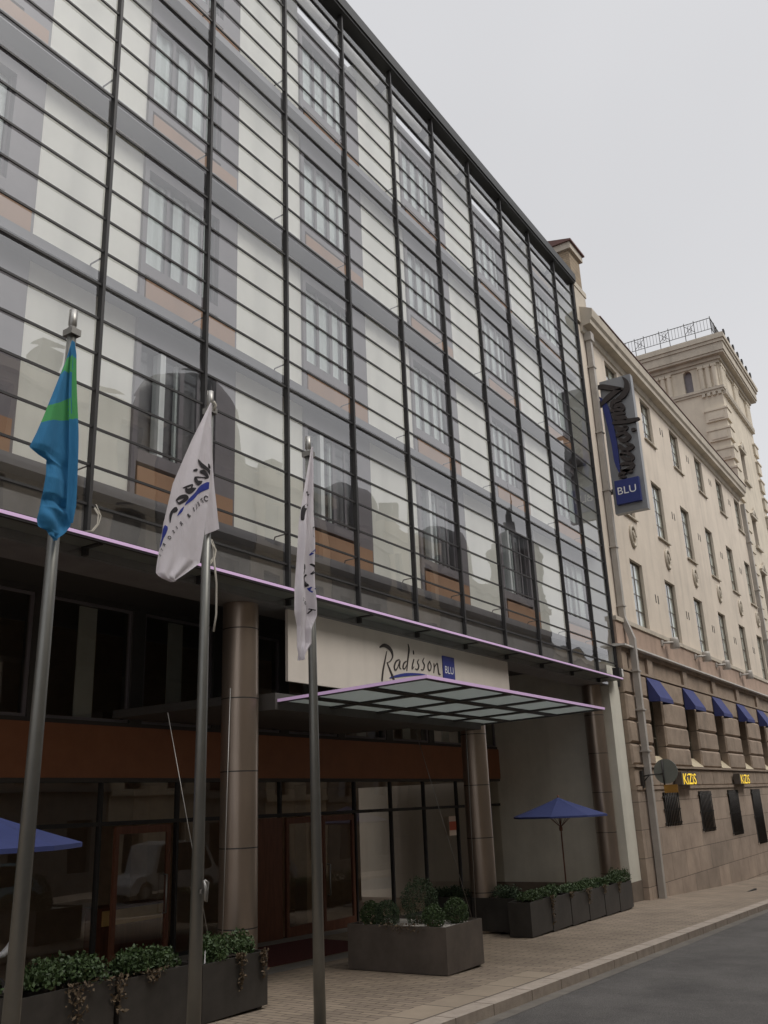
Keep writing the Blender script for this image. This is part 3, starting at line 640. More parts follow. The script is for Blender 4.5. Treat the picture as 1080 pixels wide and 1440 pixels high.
# ------------------------------------------------------------------ old cream building
old = thing('old_building', 'long cream plastered building on a brown rusticated stone base next to the glass hotel', 'building', (43, 10, gz(43)))
OX0, OX1, OY, OB = 29.96, 57.4, 10.0, 9.8
def wall_open(mb, x0, x1, z0, z1, y, ops, depth=0.3, mi=0):
    xs = sorted(set([x0, x1] + [v for o in ops for v in o[:2]])); zs = sorted(set([z0, z1] + [v for o in ops for v in o[2:]]))
    def isop(a, b, c, d):
        mx, mz = (a+b)/2, (c+d)/2
        return any(o[0] < mx < o[1] and o[2] < mz < o[3] for o in ops)
    for a, b in zip(xs[:-1], xs[1:]):
        for c, d in zip(zs[:-1], zs[1:]):
            if not isop(a, b, c, d): mb.add([(a,y,c),(b,y,c),(b,y,d),(a,y,d)], [(0,1,2,3)], mi)
    for a, b, c, d in ops:
        e = y+depth
        mb.add([(a,y,c),(a,y,d),(a,e,d),(a,e,c)], [(0,1,2,3)], mi); mb.add([(b,y,c),(b,e,c),(b,e,d),(b,y,d)], [(0,1,2,3)], mi)
        mb.add([(a,y,d),(b,y,d),(b,e,d),(a,e,d)], [(0,1,2,3)], mi); mb.add([(a,y,c),(a,e,c),(b,e,c),(b,y,c)], [(0,1,2,3)], mi)
WX = [32.92+4.47*k for k in range(6)]; WW = 1.5
ops = []
for x in WX:
    ops += [(x, x+WW, 14.95, 16.88), (x, x+WW, 10.42, 12.95), (x, x+WW, 5.97, 8.53)]
mb = MB(); wall_open(mb, OX0, OX1, 5.87, 17.3, OY, ops)
mb.box(OX0, OX1, 10.3, 22, -4, 17.3, skip='f')
mb.add([(OX0,OY,5.0),(OX0,OY,17.3),(OX0,10.3,17.3),(OX0,10.3,5.0)], [(3,2,1,0)]); mb.add([(OX1,OY,-3.9),(OX1,10.3,-3.9),(OX1,10.3,17.3),(OX1,OY,17.3)], [(0,1,2,3)])
part(mb, 'wall', M['stucco'], old)
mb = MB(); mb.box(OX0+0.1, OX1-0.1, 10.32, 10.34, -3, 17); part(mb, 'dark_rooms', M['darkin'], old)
def old_window(h):
    w = MB(); y = 0.125; W = WW
    for a, b, c, d in ((0,0.06,0,h),(W-0.06,W,0,h),(0.06,W-0.06,0,0.06),(0.06,W-0.06,h-0.06,h),(W/2-0.03,W/2+0.03,0.06,h-0.06)): w.box(a,b,y,y+0.06,c,d)
    n = 3
    for k in range(1, n+1):
        z = h*k/(n+1)
        t = 0.028 if k == 1 else 0.016
        w.box(0.06, W/2-0.03, y+0.004, y+0.05, z-t, z+t); w.box(W/2+0.03, W-0.06, y+0.004, y+0.05, z-t, z+t)
    r = w.build('window', M['oldframe'], old)
    c = MB(); c.box(0.06, W-0.06, 0.195, 0.21, 0.06, h-0.06); c.build('blind', M['oldcurtain'], r)
    g_ = MB(); g_.add([(0.06,0.136,0.06),(W-0.06,0.136,0.06),(W-0.06,0.136,h-0.06),(0.06,0.136,h-0.06)], [(0,1,2,3)]); g_.build('pane', M['oldglass'], r)
    s = MB(); s.prism([(-0.10,-0.06),(0.12,-0.02),(0.12,-0.09),(-0.10,-0.11)], -0.07, W+0.07, 'x'); s.build('sill', M['cornice'], r)
    return r
for h, zb in ((1.93, 14.95), (2.53, 10.42), (2.56, 5.97)):
    w = old_window(h)
    for k, x in enumerate(WX):
        o = w if k == 0 else copy_tree(w, old)
        o.location = (x-43, OY-10, zb-gz(43))
# cornice and roof
mb = MB()
prof = [(10.0,17.02),(9.93,17.05),(9.87,17.26),(9.58,17.29),(9.56,17.46),(9.48,17.54),(9.45,17.80),(9.45,17.88),(10.0,18.15)]
mb.prism(prof + [(10.2,18.15),(10.2,17.02)], OX0+0.42, OX1-0.55, 'x'); part(mb, 'cornice', M['cornice'], old)
mb = MB(); mb.prism([(9.41,17.89),(9.41,17.93),(14.5,20.2),(22,17.94),(22,17.89)], OX0+1.3, OX1-0.5, 'x'); part(mb, 'roof', M['redtin'], old)
# vents, medallions
for z in (16.0, 11.85, 7.25):
    for x in WX[:-1]:
        xc = x+WW+1.45
        for dx_ in (-0.18, 0.16):
            mb = MB(); mb.box(xc+dx_, xc+dx_+0.08, OY-0.012, OY+0.02, z, z+0.34); part(mb, 'wall_vent', M['darkin'], old)
for x in (33.66, 38.28, 42.67, 47.23, 51.94, 56.36):
    mb = MB(); c = (x, OY-0.02, 9.55)
    pts = [(x+0.30*math.cos(t), OY-0.03, 9.55+0.40*math.sin(t)) for t in [2*PI*k/24 for k in range(25)]]
    mb.tube(pts, 0.07, 8); mb.lathe([(0.0,0.0)], c, 3)
    vs = [(x+0.24*math.cos(2*PI*k/20), OY-0.01, 9.55+0.33*math.sin(2*PI*k/20)) for k in range(20)]
    mb.add(vs, [tuple(range(20))]); mb.tube([(x,OY-0.04,9.35),(x+0.05,OY-0.06,9.55),(x-0.05,OY-0.04,9.75)], 0.06, 8)
    part(mb, 'medallion', M['cornice'], old)
# band between base and plaster, ledge, panels
mb = MB(); mb.box(OX0, OX1, 9.86, 10.29, 4.93, 5.72); part(mb, 'stone_band', M['pink'], old)
mb = MB(); mb.box(OX0-0.03, OX1, 9.80, 10.29, 5.722, 5.868); part(mb, 'sill_band', M['cornice'], old)
mb = MB(); mb.prism([(9.58,4.81),(9.58,4.86),(10.2,4.928),(10.2,4.81)], OX0-0.12, OX1, 'x'); part(mb, 'ledge', M['ledge'], old)
BX = [32.41, 37.0, 41.62, 46.2, 50.75, 55.3]; BW = 1.56
mb = MB(); mb.box(OX0, OX1, 9.87, 10.29, 4.02, 4.808)
xs = [OX0] + [x for b in BX for x in (b+0.35,)]
e = [OX0-0.02] + [b+0.30+d for b in BX for d in (0, 0.62)] + [OX1]
mb.box(OX0-0.02, OX1, 9.76, 9.869, 4.68, 4.806); mb.box(OX0-0.02, OX1, 9.77, 9.869, 4.02, 4.10)
for b in BX: mb.box(b+0.30, b+0.92, 9.77, 9.869, 4.101, 4.679)
mb.box(OX0-0.02, OX0+0.5, 9.77, 9.869, 4.101, 4.679)
part(mb, 'panel_band', M['rust'], old)
# rusticated blocks between the mezzanine windows
rows = [(3.27,4.0),(2.39,3.24),(1.64,2.36),(0.94,1.61)]
edges = [OX0] + [v for b in BX for v in (b, b+BW)] + [OX1]
for i in range(0, len(edges), 2):
    a, b = edges[i], edges[i+1]
    mb = MB(); core = MB()
    core.box(a+0.02, b-0.02, 9.90, 10.29, 0.92, 4.01)
    for j, (z0, z1) in enumerate(rows):
        if j == 0:
            mb.cbox(a, b, OB, 10.28, z0, z1, 0.05)
        else:
            w = b-a
            mb.cbox(a, b, OB-random.uniform(0,0.03), 10.28, z0, z1, 0.07)
    sp_ = part(mb, 'stone_pier', M['rust'], old); part(core, 'joint_core', M['darkstone'], sp_)
for i, b in enumerate(BX):
    w = MB(); w.box(b+0.02, b+0.10, 10.14, 10.22, 1.3, 4.0); w.box(b+BW-0.10, b+BW-0.02, 10.14, 10.22, 1.3, 4.0); w.box(b+BW/2-0.03, b+BW/2+0.03, 10.14, 10.22, 1.3, 4.0)
    w.box(b+0.10, b+BW-0.10, 10.145, 10.215, 1.9, 1.95)
    r = part(w, 'mezzanine_window', M['oldframe'], old)
    g_ = MB(); g_.add([(b+0.1,10.18,1.3),(b+BW-0.1,10.18,1.3),(b+BW-0.1,10.18,4.0),(b+0.1,10.18,4.0)], [(0,1,2,3)]); part(g_, 'pane', M['shopglass'], r)
    s = MB(); s.prism([(9.76,0.95),(10.13,1.30),(10.13,0.95)], b+0.01, b+BW-0.01, 'x'); part(s, 'sill', M['sill'], r)
# string courses and sign band
mb = MB(); mb.box(OX0-0.02, OX1, 9.72, 10.29, 0.86, 0.935); mb.box(OX0-0.02, OX1, 9.75, 10.29, 0.15, 0.26); part(mb, 'string_course', M['rust'], old)
mb = MB(); mb.box(OX0, OX1, 9.85, 10.29, 0.261, 0.859)
a = OX0
while a < OX1-0.5:
    w = random.uniform(1.7, 2.6); mb.cbox(a+0.01, min(a+w, OX1)-0.01, OB, 9.849, 0.27, 0.85, 0.03); a += w
part(mb, 'sign_band', M['rust'], old)
SX = [(32.6,-1.10),(37.2,-1.48),(41.85,-1.81),(46.4,-2.4),(51.0,-2.5),(55.5,-2.6)]; SW = 1.75
mb = MB(); wall_open(mb, OX0, OX1, -4.2, 0.148, OB, [(x, x+min(SW, OX1-0.1-x), zb, 0.04) for x, zb in SX], 0.35)
mb.add([(OX0,OB,-4.2),(OX0,OB,0.148),(OX0,10.3,0.148),(OX0,10.3,-4.2)], [(3,2,1,0)])
part(mb, 'ashlar_wall', M['ashlar'], old)
for x, zb in SX:
    W = min(SW, OX1-0.1-x)
    w = MB(); w.box(x, x+W, 10.10, 10.14, zb, 0.04); r = part(w, 'cellar_window', M['darkin'], old)
    gr = MB()
    n = 9
    for k in range(n):
        u = x+0.08+(W-0.16)*k/(n-1); gr.tube([(u,OB-0.06,zb+0.02),(u,OB-0.06,0.03)], 0.022, 6)
    for z in (zb+0.12, (zb+0.04)/2, -0.1): gr.box(x-0.12, x+W+0.12, OB-0.05, OB-0.02, z-0.025, z+0.025)
    part(gr, 'grille', M['iron'], r)
# down pipes
def pipe(mb, pts, w):
    for (p, q) in zip(pts[:-1], pts[1:]):
        vs = []
        for c in (p, q): vs += [(c[0]-w, c[1]-w, c[2]), (c[0]+w, c[1]-w, c[2]), (c[0]+w, c[1]+w, c[2]), (c[0]-w, c[1]+w, c[2])]
        mb.add(vs, [(3,2,1,0),(4,5,6,7),(0,1,5,4),(1,2,6,5),(2,3,7,6),(3,0,4,7)])
mb = MB()
PX = 30.83
pipe(mb, [(PX,9.86,17.0),(PX,9.86,5.95),(PX+0.03,9.62,5.15),(PX,9.62,4.6),(PX,9.66,gz(PX)-0.05)], 0.10)
mb.box(PX-0.17, PX+0.17, 9.70, 9.99, 16.75, 17.1)
for z in (15.6, 12.9, 10.6, 8.45, 6.3): mb.box(PX-0.15, PX+0.15, 9.73, 9.995, z, z+0.05)
for z in (4.0, 2.7, 1.35): mb.box(PX-0.17, PX+0.17, 9.49, 9.79, z, z+0.05)
part(mb, 'downpipe', M['pipe'], old)
mb = MB(); pipe(mb, [(57.15,9.88,16.9),(57.15,9.88,gz(57)-0.05)], 0.12)
for z in (14.4, 11.4, 8.4, 5.6): mb.box(56.95, 57.35, 9.70, 9.995, z, z+0.06)
part(mb, 'downpipe', M['pipe'], old)
# chimney over the party wall
mb = MB(); mb.box(30.1, 31.2, 9.99, 12.4, 17.6, 20.75); part(mb, 'chimney', M['chimbrick'], old)
for bx_ in ((30.0, 31.32, 9.9, 12.5, 18.9, 19.12), (29.98, 31.34, 9.88, 12.5, 20.55, 20.83), (30.05, 31.25, 9.93, 9.989, 17.4, 18.899)):
    ch = MB(); ch.box(*bx_); part(ch, 'chimney_moulding', M['cornice'], old)
ch = MB(); ch.prism([(9.8,20.832),(9.8,20.9),(11.2,21.25),(12.6,20.9),(12.6,20.832)], 29.9, 31.42, 'x'); part(ch, 'chimney_cap', M['redtin'], old)

# awnings over the mezzanine windows
AL = ['first blue awning by the downpipe over a dark mezzanine window', 'second blue awning from the downpipe on the stone base', 'third blue awning from the downpipe, in the middle of the row', 'fourth blue awning from the downpipe on the stone base', 'fifth blue awning from the downpipe, at the right picture edge']
for i in range(5):
    b = BX[i]
    t = thing('awning', AL[i], 'awning', (b+0.75, 9.78, 3.0), 0, 'blue awnings over the mezzanine windows')
    mb = MB(); x0, x1 = b-0.02, b+BW+0.02
    P0, P1, P2, P3 = (9.775, 3.97), (9.775, 3.12), (9.37, 3.10), (9.37, 3.24)
    mb.add([(x0,*P0),(x1,*P0),(x1,*P3),(x0,*P3),(x0,*P2),(x1,*P2),(x0,*P1),(x1,*P1)], [(0,3,2,1),(3,4,5,2),(0,6,4,3),(1,2,5,7)])
    part(mb, 'cloth', M['awning'], t)
    fr = MB(); fr.tube([(x0+0.02,9.775,3.13),(x0+0.02,9.385,3.115),(x1-0.02,9.385,3.115),(x1-0.02,9.775,3.13)], 0.015, 6); part(fr, 'frame', M['iron'], t)
# floodlights along the ledge
FLB = ['grey drum floodlight on the ledge under the second tall window, nearest the downpipe', 'grey drum floodlight second from the downpipe on the stone band', 'grey drum floodlight third from the downpipe on the stone band', 'grey drum floodlight farthest from the downpipe on the stone band']
for i, x in enumerate((35.8, 40.6, 44.2, 49.0)):
    t = thing('floodlight', FLB[i], 'floodlight', (x, 9.6, 5.35), 0, 'floodlights on the stone band')
    mb = MB(); mb.lathe([(0.0,5.80),(0.15,5.79),(0.17,5.70),(0.19,5.40),(0.17,5.37),(0.0,5.38)], (x,9.52,0), 20); part(mb, 'lamp_housing', M['pipe'], t)
    mb = MB(); mb.tube([(x-0.15,9.53,5.6),(x-0.55,9.65,5.55),(x-0.6,9.86,5.55)], 0.045, 8); mb.box(x-0.72, x-0.48, 9.80, 9.859, 5.45, 5.66); part(mb, 'arm', M['pipe'], t)
t = thing('security_light', 'small black and white lamp box on the right end of the purple-lit lip', 'lamp', (29.3, 9.8, 3.66))
mb = MB(); mb.box(29.05, 29.3, 9.62, 9.85, 3.67, 3.98); part(mb, 'housing', M['iron'], t, 0.01)
mb = MB(); mb.box(29.302, 29.5, 9.63, 9.84, 3.70, 3.97); part(mb, 'cover', M['ledge'], t, 0.01)
# yellow lettered box signs
for i, (x0, lab) in enumerate(((34.2, 'box sign with yellow letters nearer the round road sign'), (43.25, 'box sign with yellow letters farther along the stone base'))):
    t = thing('box_sign', lab, 'sign', (x0+0.9, 9.8, 0.25), 0, 'yellow lettered box signs')
    mb = MB(); mb.box(x0-0.15, x0+1.85, 9.46, 9.719, 0.27, 0.72); part(mb, 'box', M['planterC'], t)
    vs, fs = text_mesh('KiZiS', 0.008)
    xs_ = [v[0] for v in vs]; sc_ = 1.72/(max(xs_)-min(xs_))
    mb = MB(); mb.add([(x0+0.86+a*sc_, 9.45, 0.295+b*0.54) for a, b in vs], fs); part(mb, 'lettering', M['yellow'], t)
# round road sign seen from behind
t = thing('road_sign', 'round road sign showing its grey back on a wall arm, with an orange plate below', 'road sign', (30.6, 9.0, 0.3))
mb = MB(); mb.tube([(30.62,9.0,0.69),(30.65,9.0,0.69)], 0.39, 32, smooth=False); part(mb, 'disc', M['signback'], t)
mb = MB(); mb.box(30.55, 30.58, 8.66, 9.10, 0.02, 0.27); part(mb, 'plate', M['plateorange'], t)
mb = MB(); mb.tube([(30.59,9.08,-0.05),(30.59,9.08,1.05)], 0.03, 8); mb.tube([(30.59,9.08,0.62),(30.5,9.5,0.60),(30.45,9.82,0.55)], 0.022, 8); mb.tube([(30.5,9.5,0.60),(30.46,9.82,0.30)], 0.018, 8); mb.box(30.38,30.52,9.70,9.78,0.2,0.75); part(mb, 'arm', M['iron'], t)

# ------------------------------------------------------------------ tower building
TX0, TX1, TY0, TY1 = 57.6, 66.7, 10.0, 19.0
tw = thing('tower_building', 'cream tower with heavy cornice, corner quoins and a roof railing behind the old building', 'building', (62, 14, gz(62)))
mb = MB()
wall_open(mb, TX0, TX1, -4.6, 27.4, TY0, [(60.2,61.5,19.4,21.6),(60.2,61.5,14.9,16.9),(60.2,61.5,10.2,13.2),(60.2,61.5,5.6,8.6)], 0.35)
# left face with arched opening
def zy_face(y0, y1, z0, z1): mb.add([(TX0,y0,z0),(TX0,y0,z1),(TX0,y1,z1),(TX0,y1,z0)], [(0,1,2,3)])
ay0, ay1, az0, az1 = 11.75, 12.30, 25.3, 26.65
zy_face(TY0, ay0, -4.6, 27.4); zy_face(ay1, TY1, -4.6, 27.4); zy_face(ay0, ay1, -4.6, az0)
arc = [( (ay0+ay1)/2 - 0.275*math.cos(PI*k/12), az1+0.275*math.sin(PI*k/12)) for k in range(13)]
mb.add([(TX0, y, z) for y, z in arc] + [(TX0, ay1, 27.4), (TX0, ay0, 27.4)], [tuple(range(15))[::-1]])
rim = [(ay0,az0)] + arc + [(ay1,az0)]
mb.add([(TX0,y,z) for y, z in rim] + [(TX0+0.35,y,z) for y, z in rim], [(i, i+1, len(rim)+i+1, len(rim)+i) for i in range(len(rim)-1)])
mb.add([(TX0,TY1,-4.6),(TX0,TY1,27.4),(TX1,TY1,27.4),(TX1,TY1,-4.6)], [(0,1,2,3)]); mb.add([(TX1,TY0,-4.6),(TX1,TY1,-4.6),(TX1,TY1,27.4),(TX1,TY0,27.4)], [(0,1,2,3)])
part(mb, 'wall', M['stuccoT'], tw)
aw = MB(); aw.add([(TX0+0.3,y,z) for y, z in rim], [tuple(range(len(rim)))[::-1]]); part(aw, 'arched_window', M['winframe'], tw)
for zb, zt in ((19.4,21.6),(14.9,16.9),(10.2,13.2),(5.6,8.6)):
    w = MB(); w.box(60.2, 61.5, 10.25, 10.33, zb, zt); r = part(w, 'window', M['winframe'], tw)
    h = MB(); h.box(60.0, 61.7, 9.86, 9.999, zt, zt+0.16); h.prism([(59.95,zt+0.161),(61.75,zt+0.161),(60.85,zt+0.6)], 9.84, 9.999, 'y'); sl_ = MB(); sl_.box(60.0, 61.7, 9.84, 9.999, zb-0.16, zb); part(sl_, 'sill', M['cornice'], r)
    h.tube([(60.85,9.95,zt+0.2),(60.85,9.86,zt+0.75)], [0.16,0.05], 8); part(h, 'surround', M['cornice'], r)
def ring(mb, o, z0, z1):
    mb.box(TX0-o, TX1+o, TY0-o, TY1+o, z0, z1)
mb = MB(); ring(mb, 0.10, 26.95, 27.15); ring(mb, 0.22, 27.152, 27.40); ring(mb, 0.55, 27.402, 27.55); ring(mb, 0.62, 27.552, 28.12); ring(mb, 0.70, 28.122, 28.34); ring(mb, 0.78, 28.342, 28.62)
part(mb, 'cornice', M['cornice'], tw)
mb = MB(); mb.box(TX0-0.74, TX1+0.74, TY0-0.74, TY1+0.74, 28.622, 28.72); part(mb, 'roof', M['cornice'], tw)
mb = MB(); ring(mb, 0.10, 24.95, 25.10); ring(mb, 0.17, 25.102, 25.28)
for k in range(9):
    y = TY0+0.05+0.34*k
    mb.box(TX0-0.16, TX0-0.001, y, y+0.2, 24.72, 24.94) if k < 4 else None
for k in range(26):
    x = TX0+0.1+0.34*k; mb.box(x, x+0.2, TY0-0.22, TY0-0.001, 24.70, 24.94)
part(mb, 'string_course', M['cornice'], tw)
for g0 in (10.28, 13.25, 16.3):
    for k in range(3):
        mb = MB(); mb.tube([(TX0-0.02,g0+0.42*k,25.29),(TX0-0.02,g0+0.42*k,26.75)], 0.17, 12, caps=False); mb.box(TX0-0.2, TX0-0.001, g0+0.42*k-0.19, g0+0.42*k+0.19, 26.75, 26.94)
        part(mb, 'pilaster', M['stuccoT'], tw)
for g0 in (57.9, 61.6, 65.4):
    for k in range(3):
        mb = MB(); mb.tube([(g0+0.42*k,TY0-0.02,25.29),(g0+0.42*k,TY0-0.02,26.75)], 0.17, 12, caps=False); mb.box(g0+0.42*k-0.19, g0+0.42*k+0.19, TY0-0.2, TY0-0.001, 26.75, 26.94)
        part(mb, 'pilaster', M['stuccoT'], tw)
z = 23.75
while z > -4:
    mb = MB(); mb.box(TX0-0.13, TX0+1.0, TY0-0.13, TY0+1.25, z-0.85, z-0.12); mb.box(TX0-0.19, TX0+1.06, TY0-0.19, TY0+1.31, z-0.119, z)
    mb.box(TX0-0.17, TX0-0.131, TY0+0.1, TY0+1.1, z-0.72, z-0.25)
    part(mb, 'quoin', M['stuccoT'], tw)
    mb = MB(); mb.box(TX1-1.0, TX1+0.14, TY0-0.14, TY0+1.2, z-0.85, z-0.12); mb.box(TX1-1.06, TX1+0.2, TY0-0.2, TY0+1.26, z-0.119, z); part(mb, 'quoin', M['stuccoT'], tw)
    z -= 1.38
# railing on the tower roof
mb = MB()
def rail(p, q, n):
    p, q = Vector(p), Vector(q)
    for dz, r in ((1.25, 0.028), (0.45, 0.022)): mb.tube([p+Vector((0,0,dz)), q+Vector((0,0,dz))], r, 6)
    for k in range(n+1):
        c = p.lerp(q, k/n); big = k % 8 in (0, 5)
        mb.tube([c+Vector((0,0,-0.3 if big else 0.45)), c+Vector((0,0,1.38 if big else 1.25))], 0.024 if big else 0.012, 6)
        if k < n and k % 8 == 5:
            d = p.lerp(q, min(1, (k+3)/n))
            for (u, v) in ((0.55,1.15),(1.15,0.55)): mb.tube([c+Vector((0,0,u)), d+Vector((0,0,v))], 0.018, 5)
            m_ = (c+d)/2
            mb.tube([m_+Vector((0,0,0.55)), (c*0.75+d*0.25)+Vector((0,0,0.85)), m_+Vector((0,0,1.15)), (c*0.25+d*0.75)+Vector((0,0,0.85)), m_+Vector((0,0,0.55))], 0.016, 5)
rail((57.5,10.0,29.0), (57.5,18.6,29.0), 40); rail((57.5,10.0,29.0), (66.5,10.0,29.0), 40)
part(mb, 'railing', M['iron'], tw)
for k in range(7):
    mb = MB(); x = 58.3+1.35*k; mb.tube([(x,9.4,28.8),(x,9.4,29.55)], 0.05, 8); mb.box(x-0.16, x+0.16, 9.35, 9.45, 29.2, 29.5); part(mb, 'roof_spotlight', M['iron'], tw)

# ------------------------------------------------------------------ opposite side of the street (seen mirrored in the glass)
def opp(label, x0, x1, zt, m, dome=None, spire=None, drum=False, name='townhouse'):
    t = thing(name, label, 'building', ((x0+x1)/2, -5.2, gz(x0)-0.3))
    W = MB(); ops = []
    n = max(2, int((x1-x0)/2.6)); p = (x1-x0)/n
    z = gz(x1)+0.9
    while z < zt-2.6:
        for k in range(n): ops.append((x0+p*k+p*0.28, x0+p*k+p*0.72, z, z+2.1))
        z += 3.5
    w2 = MB(); wall_open(w2, x0, x1, -5.5, zt, 5.2, ops, 0.3)
    W.v = [(a, -b, c) for a, b, c in w2.v]; W.f = [f[::-1] for f in w2.f]; W.m = w2.m; W.sm = w2.sm
    W.box(x0, x1, -16, -5.6, -5.5, zt, skip='k'); W.add([(x0,-5.6,-5.5),(x0,-5.2,-5.5),(x0,-5.2,zt),(x0,-5.6,zt)], [(0,1,2,3)]); W.add([(x1,-5.6,-5.5),(x1,-5.2,-5.5),(x1,-5.2,zt),(x1,-5.6,zt)], [(3,2,1,0)])
    W.box(x0-0.1, x1+0.1, -5.6, -4.85, zt-0.5, zt+0.02); W.box(x0, x1, -5.6, -5.05, gz(x0)+4.0, gz(x0)+4.3)
    part(W, 'wall', m, t)
    d = MB(); d.box(x0+0.1, x1-0.1, -5.58, -5.52, -5, zt-0.6); part(d, 'window', M['cardark'], t)
    r = MB()
    if dome:
        a, b, h = dome; c = (a+b)/2; R_ = (b-a)/2
        if drum: r.lathe([(R_*1.08, 0), (R_*1.08, h*0.12), (R_*0.97, h*0.14), (R_*0.97, h*0.62), (R_*1.06, h*0.64), (R_*1.06, h*0.69), (R_*0.9, h*0.71), (R_*0.8, h*0.84), (R_*0.5, h*0.95), (0.3, h)], (c, -5.3-R_*0.55, zt), 24)
        else: r.lathe([(R_, 0), (R_*0.99, h*0.35), (R_*0.9, h*0.62), (R_*0.68, h*0.85), (R_*0.35, h*0.97), (0.02, h)], (c, -5.3-R_*0.55, zt), 20)
        if spire:
            r.lathe([(0.55, 0), (0.45, 0.8), (0.14, 1.1), (0.08, spire), (0.01, spire+1.4)], (c, -5.3-R_*0.55, zt+h-0.1), 10)
    else:
        r.prism([(-5.0, zt+0.03), (-7.5, zt+1.3), (-15, zt+1.5), (-16, zt+0.03)], x0, x1, 'x')
        for k in range(max(1, int((x1-x0)/6))):
            cx = x0+3+6*k; r.box(cx-0.5, cx+0.5, -7.2, -6.4, zt+0.5, zt+2.0)
    part(r, 'roof', M['opproof'], t)
opp('pale opposite house mirrored in the left of the glass front', -8, 23.1, 14.9, M['opp2'])
opp('dark stone opposite house with a rounded roof mirrored behind the white flag', 23.2, 28.8, 14.2, M['opp1'], (23.4, 28.6, 4.0))
opp('opposite house with a long low roof mirrored in the glass front', 28.9, 34.6, 14.4, M['opp2'])
opp('dark opposite house with a small rounded roof mirrored behind the right-hand white flag', 34.7, 39.6, 13.4, M['opp1'], (34.9, 39.4, 2.7))
opp('pale opposite house mirrored over the wide panel sign', 39.7, 45.3, 14.6, M['opp2'])
opp('dark opposite corner house mirrored over the wide panel sign', 45.4, 53.0, 13.4, M['opp1'], (45.5, 50.0, 3.0))
opp('dark domed opposite house with a thin spire mirrored in the glass front', 53.1, 61.4, 13.0, M['opp1'], (57.0, 61.1, 5.8), 3.0, True)
opp('low pale opposite house mirrored at the right of the glass front', 61.5, 72.0, 10.4, M['opp2'])
def car(x, y, label, paint, L=4.2, H=1.5, van=False):
    t = thing('parked_car', label, 'car', (x, y, gz(x)-0.135))
    z0 = gz(x)-0.135
    hood = 0.95 if van else 0.78
    side = [(0.0,0.35),(0.02,0.62),(0.25,hood-0.08),(1.05,hood),(1.75 if not van else 1.35,H-0.1),(2.3,H),(L-0.9,H-0.02),(L-0.25,hood+0.12),(L-0.02,hood-0.05),(L,0.35)]
    arch = []
    for cx_ in (L-0.75, 0.8):
        arch += [(cx_+0.36*math.cos(a), 0.33+0.36*math.sin(a)) for a in [PI*k/8 for k in range(9)]]
    prof = side + [(L,0.28)] + arch[:9] + arch[9:] + [(0.0,0.28)]
    b = MB(); vs = []
    b.prism([(x+u, z0+v) for u, v in prof], y-0.82, y+0.82, 'y'); body = part(b, 'body', paint, t, 0.03)
    g_ = MB()
    for s_ in (-0.825, 0.825):
        poly = [(1.22,hood+0.03),(1.85 if not van else 1.5,H-0.12),(2.3,H-0.07),(L-0.98,H-0.1),(L-0.5,hood+0.12),(L-0.6,hood+0.03)]
        g_.prism([(x+u, z0+v) for u, v in poly], y+s_-0.006, y+s_+0.006, 'y')
    part(g_, 'window', M['cardark'], t)
    for cx_ in (0.8, L-0.75):
        for s_ in (-0.72, 0.72):
            w = MB(); w.tube([(x+cx_, y+s_-0.1, z0+0.32), (x+cx_, y+s_+0.1, z0+0.32)], 0.32, 20, smooth=False); wh = part(w, 'wheel', M['tyre'], t)
            w = MB(); w.tube([(x+cx_, y+s_-0.105, z0+0.32), (x+cx_, y+s_+0.105, z0+0.32)], 0.2, 16, smooth=False); part(w, 'rim', M['chrome'], wh)
    return t
car(31.5, -0.75, 'white car parked across the street, mirrored in the entrance doors', M['carwhite'])
car(25.6, -0.75, 'white van parked across the street, mirrored beside the left column', M['carwhite'], 4.9, 2.1, True)
car(17.5, -0.75, 'pale blue car parked across the street, mirrored in the left shop pane', M['carblue'])
# ------------------------------------------------------------------ flagpoles and flags
def pole(x, zt, label, r0, r1, x_top):
    zb = gz(x)
    t = thing('flagpole', label, 'flagpole', (x, 7.0, zb), 0, 'flagpoles on the pavement')
    mb = MB(); mb.tube([(x,7.0,zb),(x+(x_top-x)*0.5,7.0,(zb+zt)/2),(x_top,7.0,zt-0.22)], [r0,(r0+r1)/2,r1], 16); part(mb, 'shaft', M['pole'], t)
    mb = MB(); mb.lathe([(r1*0.8,0),(r1*0.8,0.02),(r1*0.95,0.03),(r1*0.95,0.2),(0.0,0.21)], (x_top,7.0,zt-0.215), 14)
    mb.box(x_top-r1-0.012, x_top+r1+0.012, 6.93, 7.07, zt-0.31, zt-0.24); part(mb, 'cap', M['chrome'], t)
    mb = MB(); mb.lathe([(r0*2.2,0),(r0*2.2,0.02),(r0*1.15,0.04),(r0*1.05,0.10)], (x,7.0,zb), 20); part(mb, 'base_plate', M['pole'], t)
    return t
p1 = pole(5.13, 4.98, 'grey flagpole at the left edge carrying the blue and green flag', 0.076, 0.046, 5.225)
p2 = pole(7.20, 4.83, 'grey flagpole in the middle carrying the open white flag', 0.072, 0.042, 7.24)
p3 = pole(9.225, 4.87, 'grey flagpole on the right carrying the furled white flag', 0.072, 0.043, 9.155)
mb = MB(); zc = -0.75
mb.box(7.17, 7.24, 6.905, 6.93, zc-0.02, zc+0.02); mb.tube([(7.19,6.89,zc+0.10),(7.20,6.875,zc+0.02),(7.19,6.87,zc-0.08),(7.22,6.885,zc-0.10),(7.23,6.88,zc+0.08),(7.19,6.885,zc+0.10)], 0.016, 6); part(mb, 'cleat', M['chrome'], p2)
mb = MB(); mb.add([(7.252,6.927,-1.42),(7.285,6.94,-1.42),(7.285,6.94,-1.30),(7.262,6.93,-1.31)], [(0,1,2,3)]); part(mb, 'sticker', M['white'], p2)
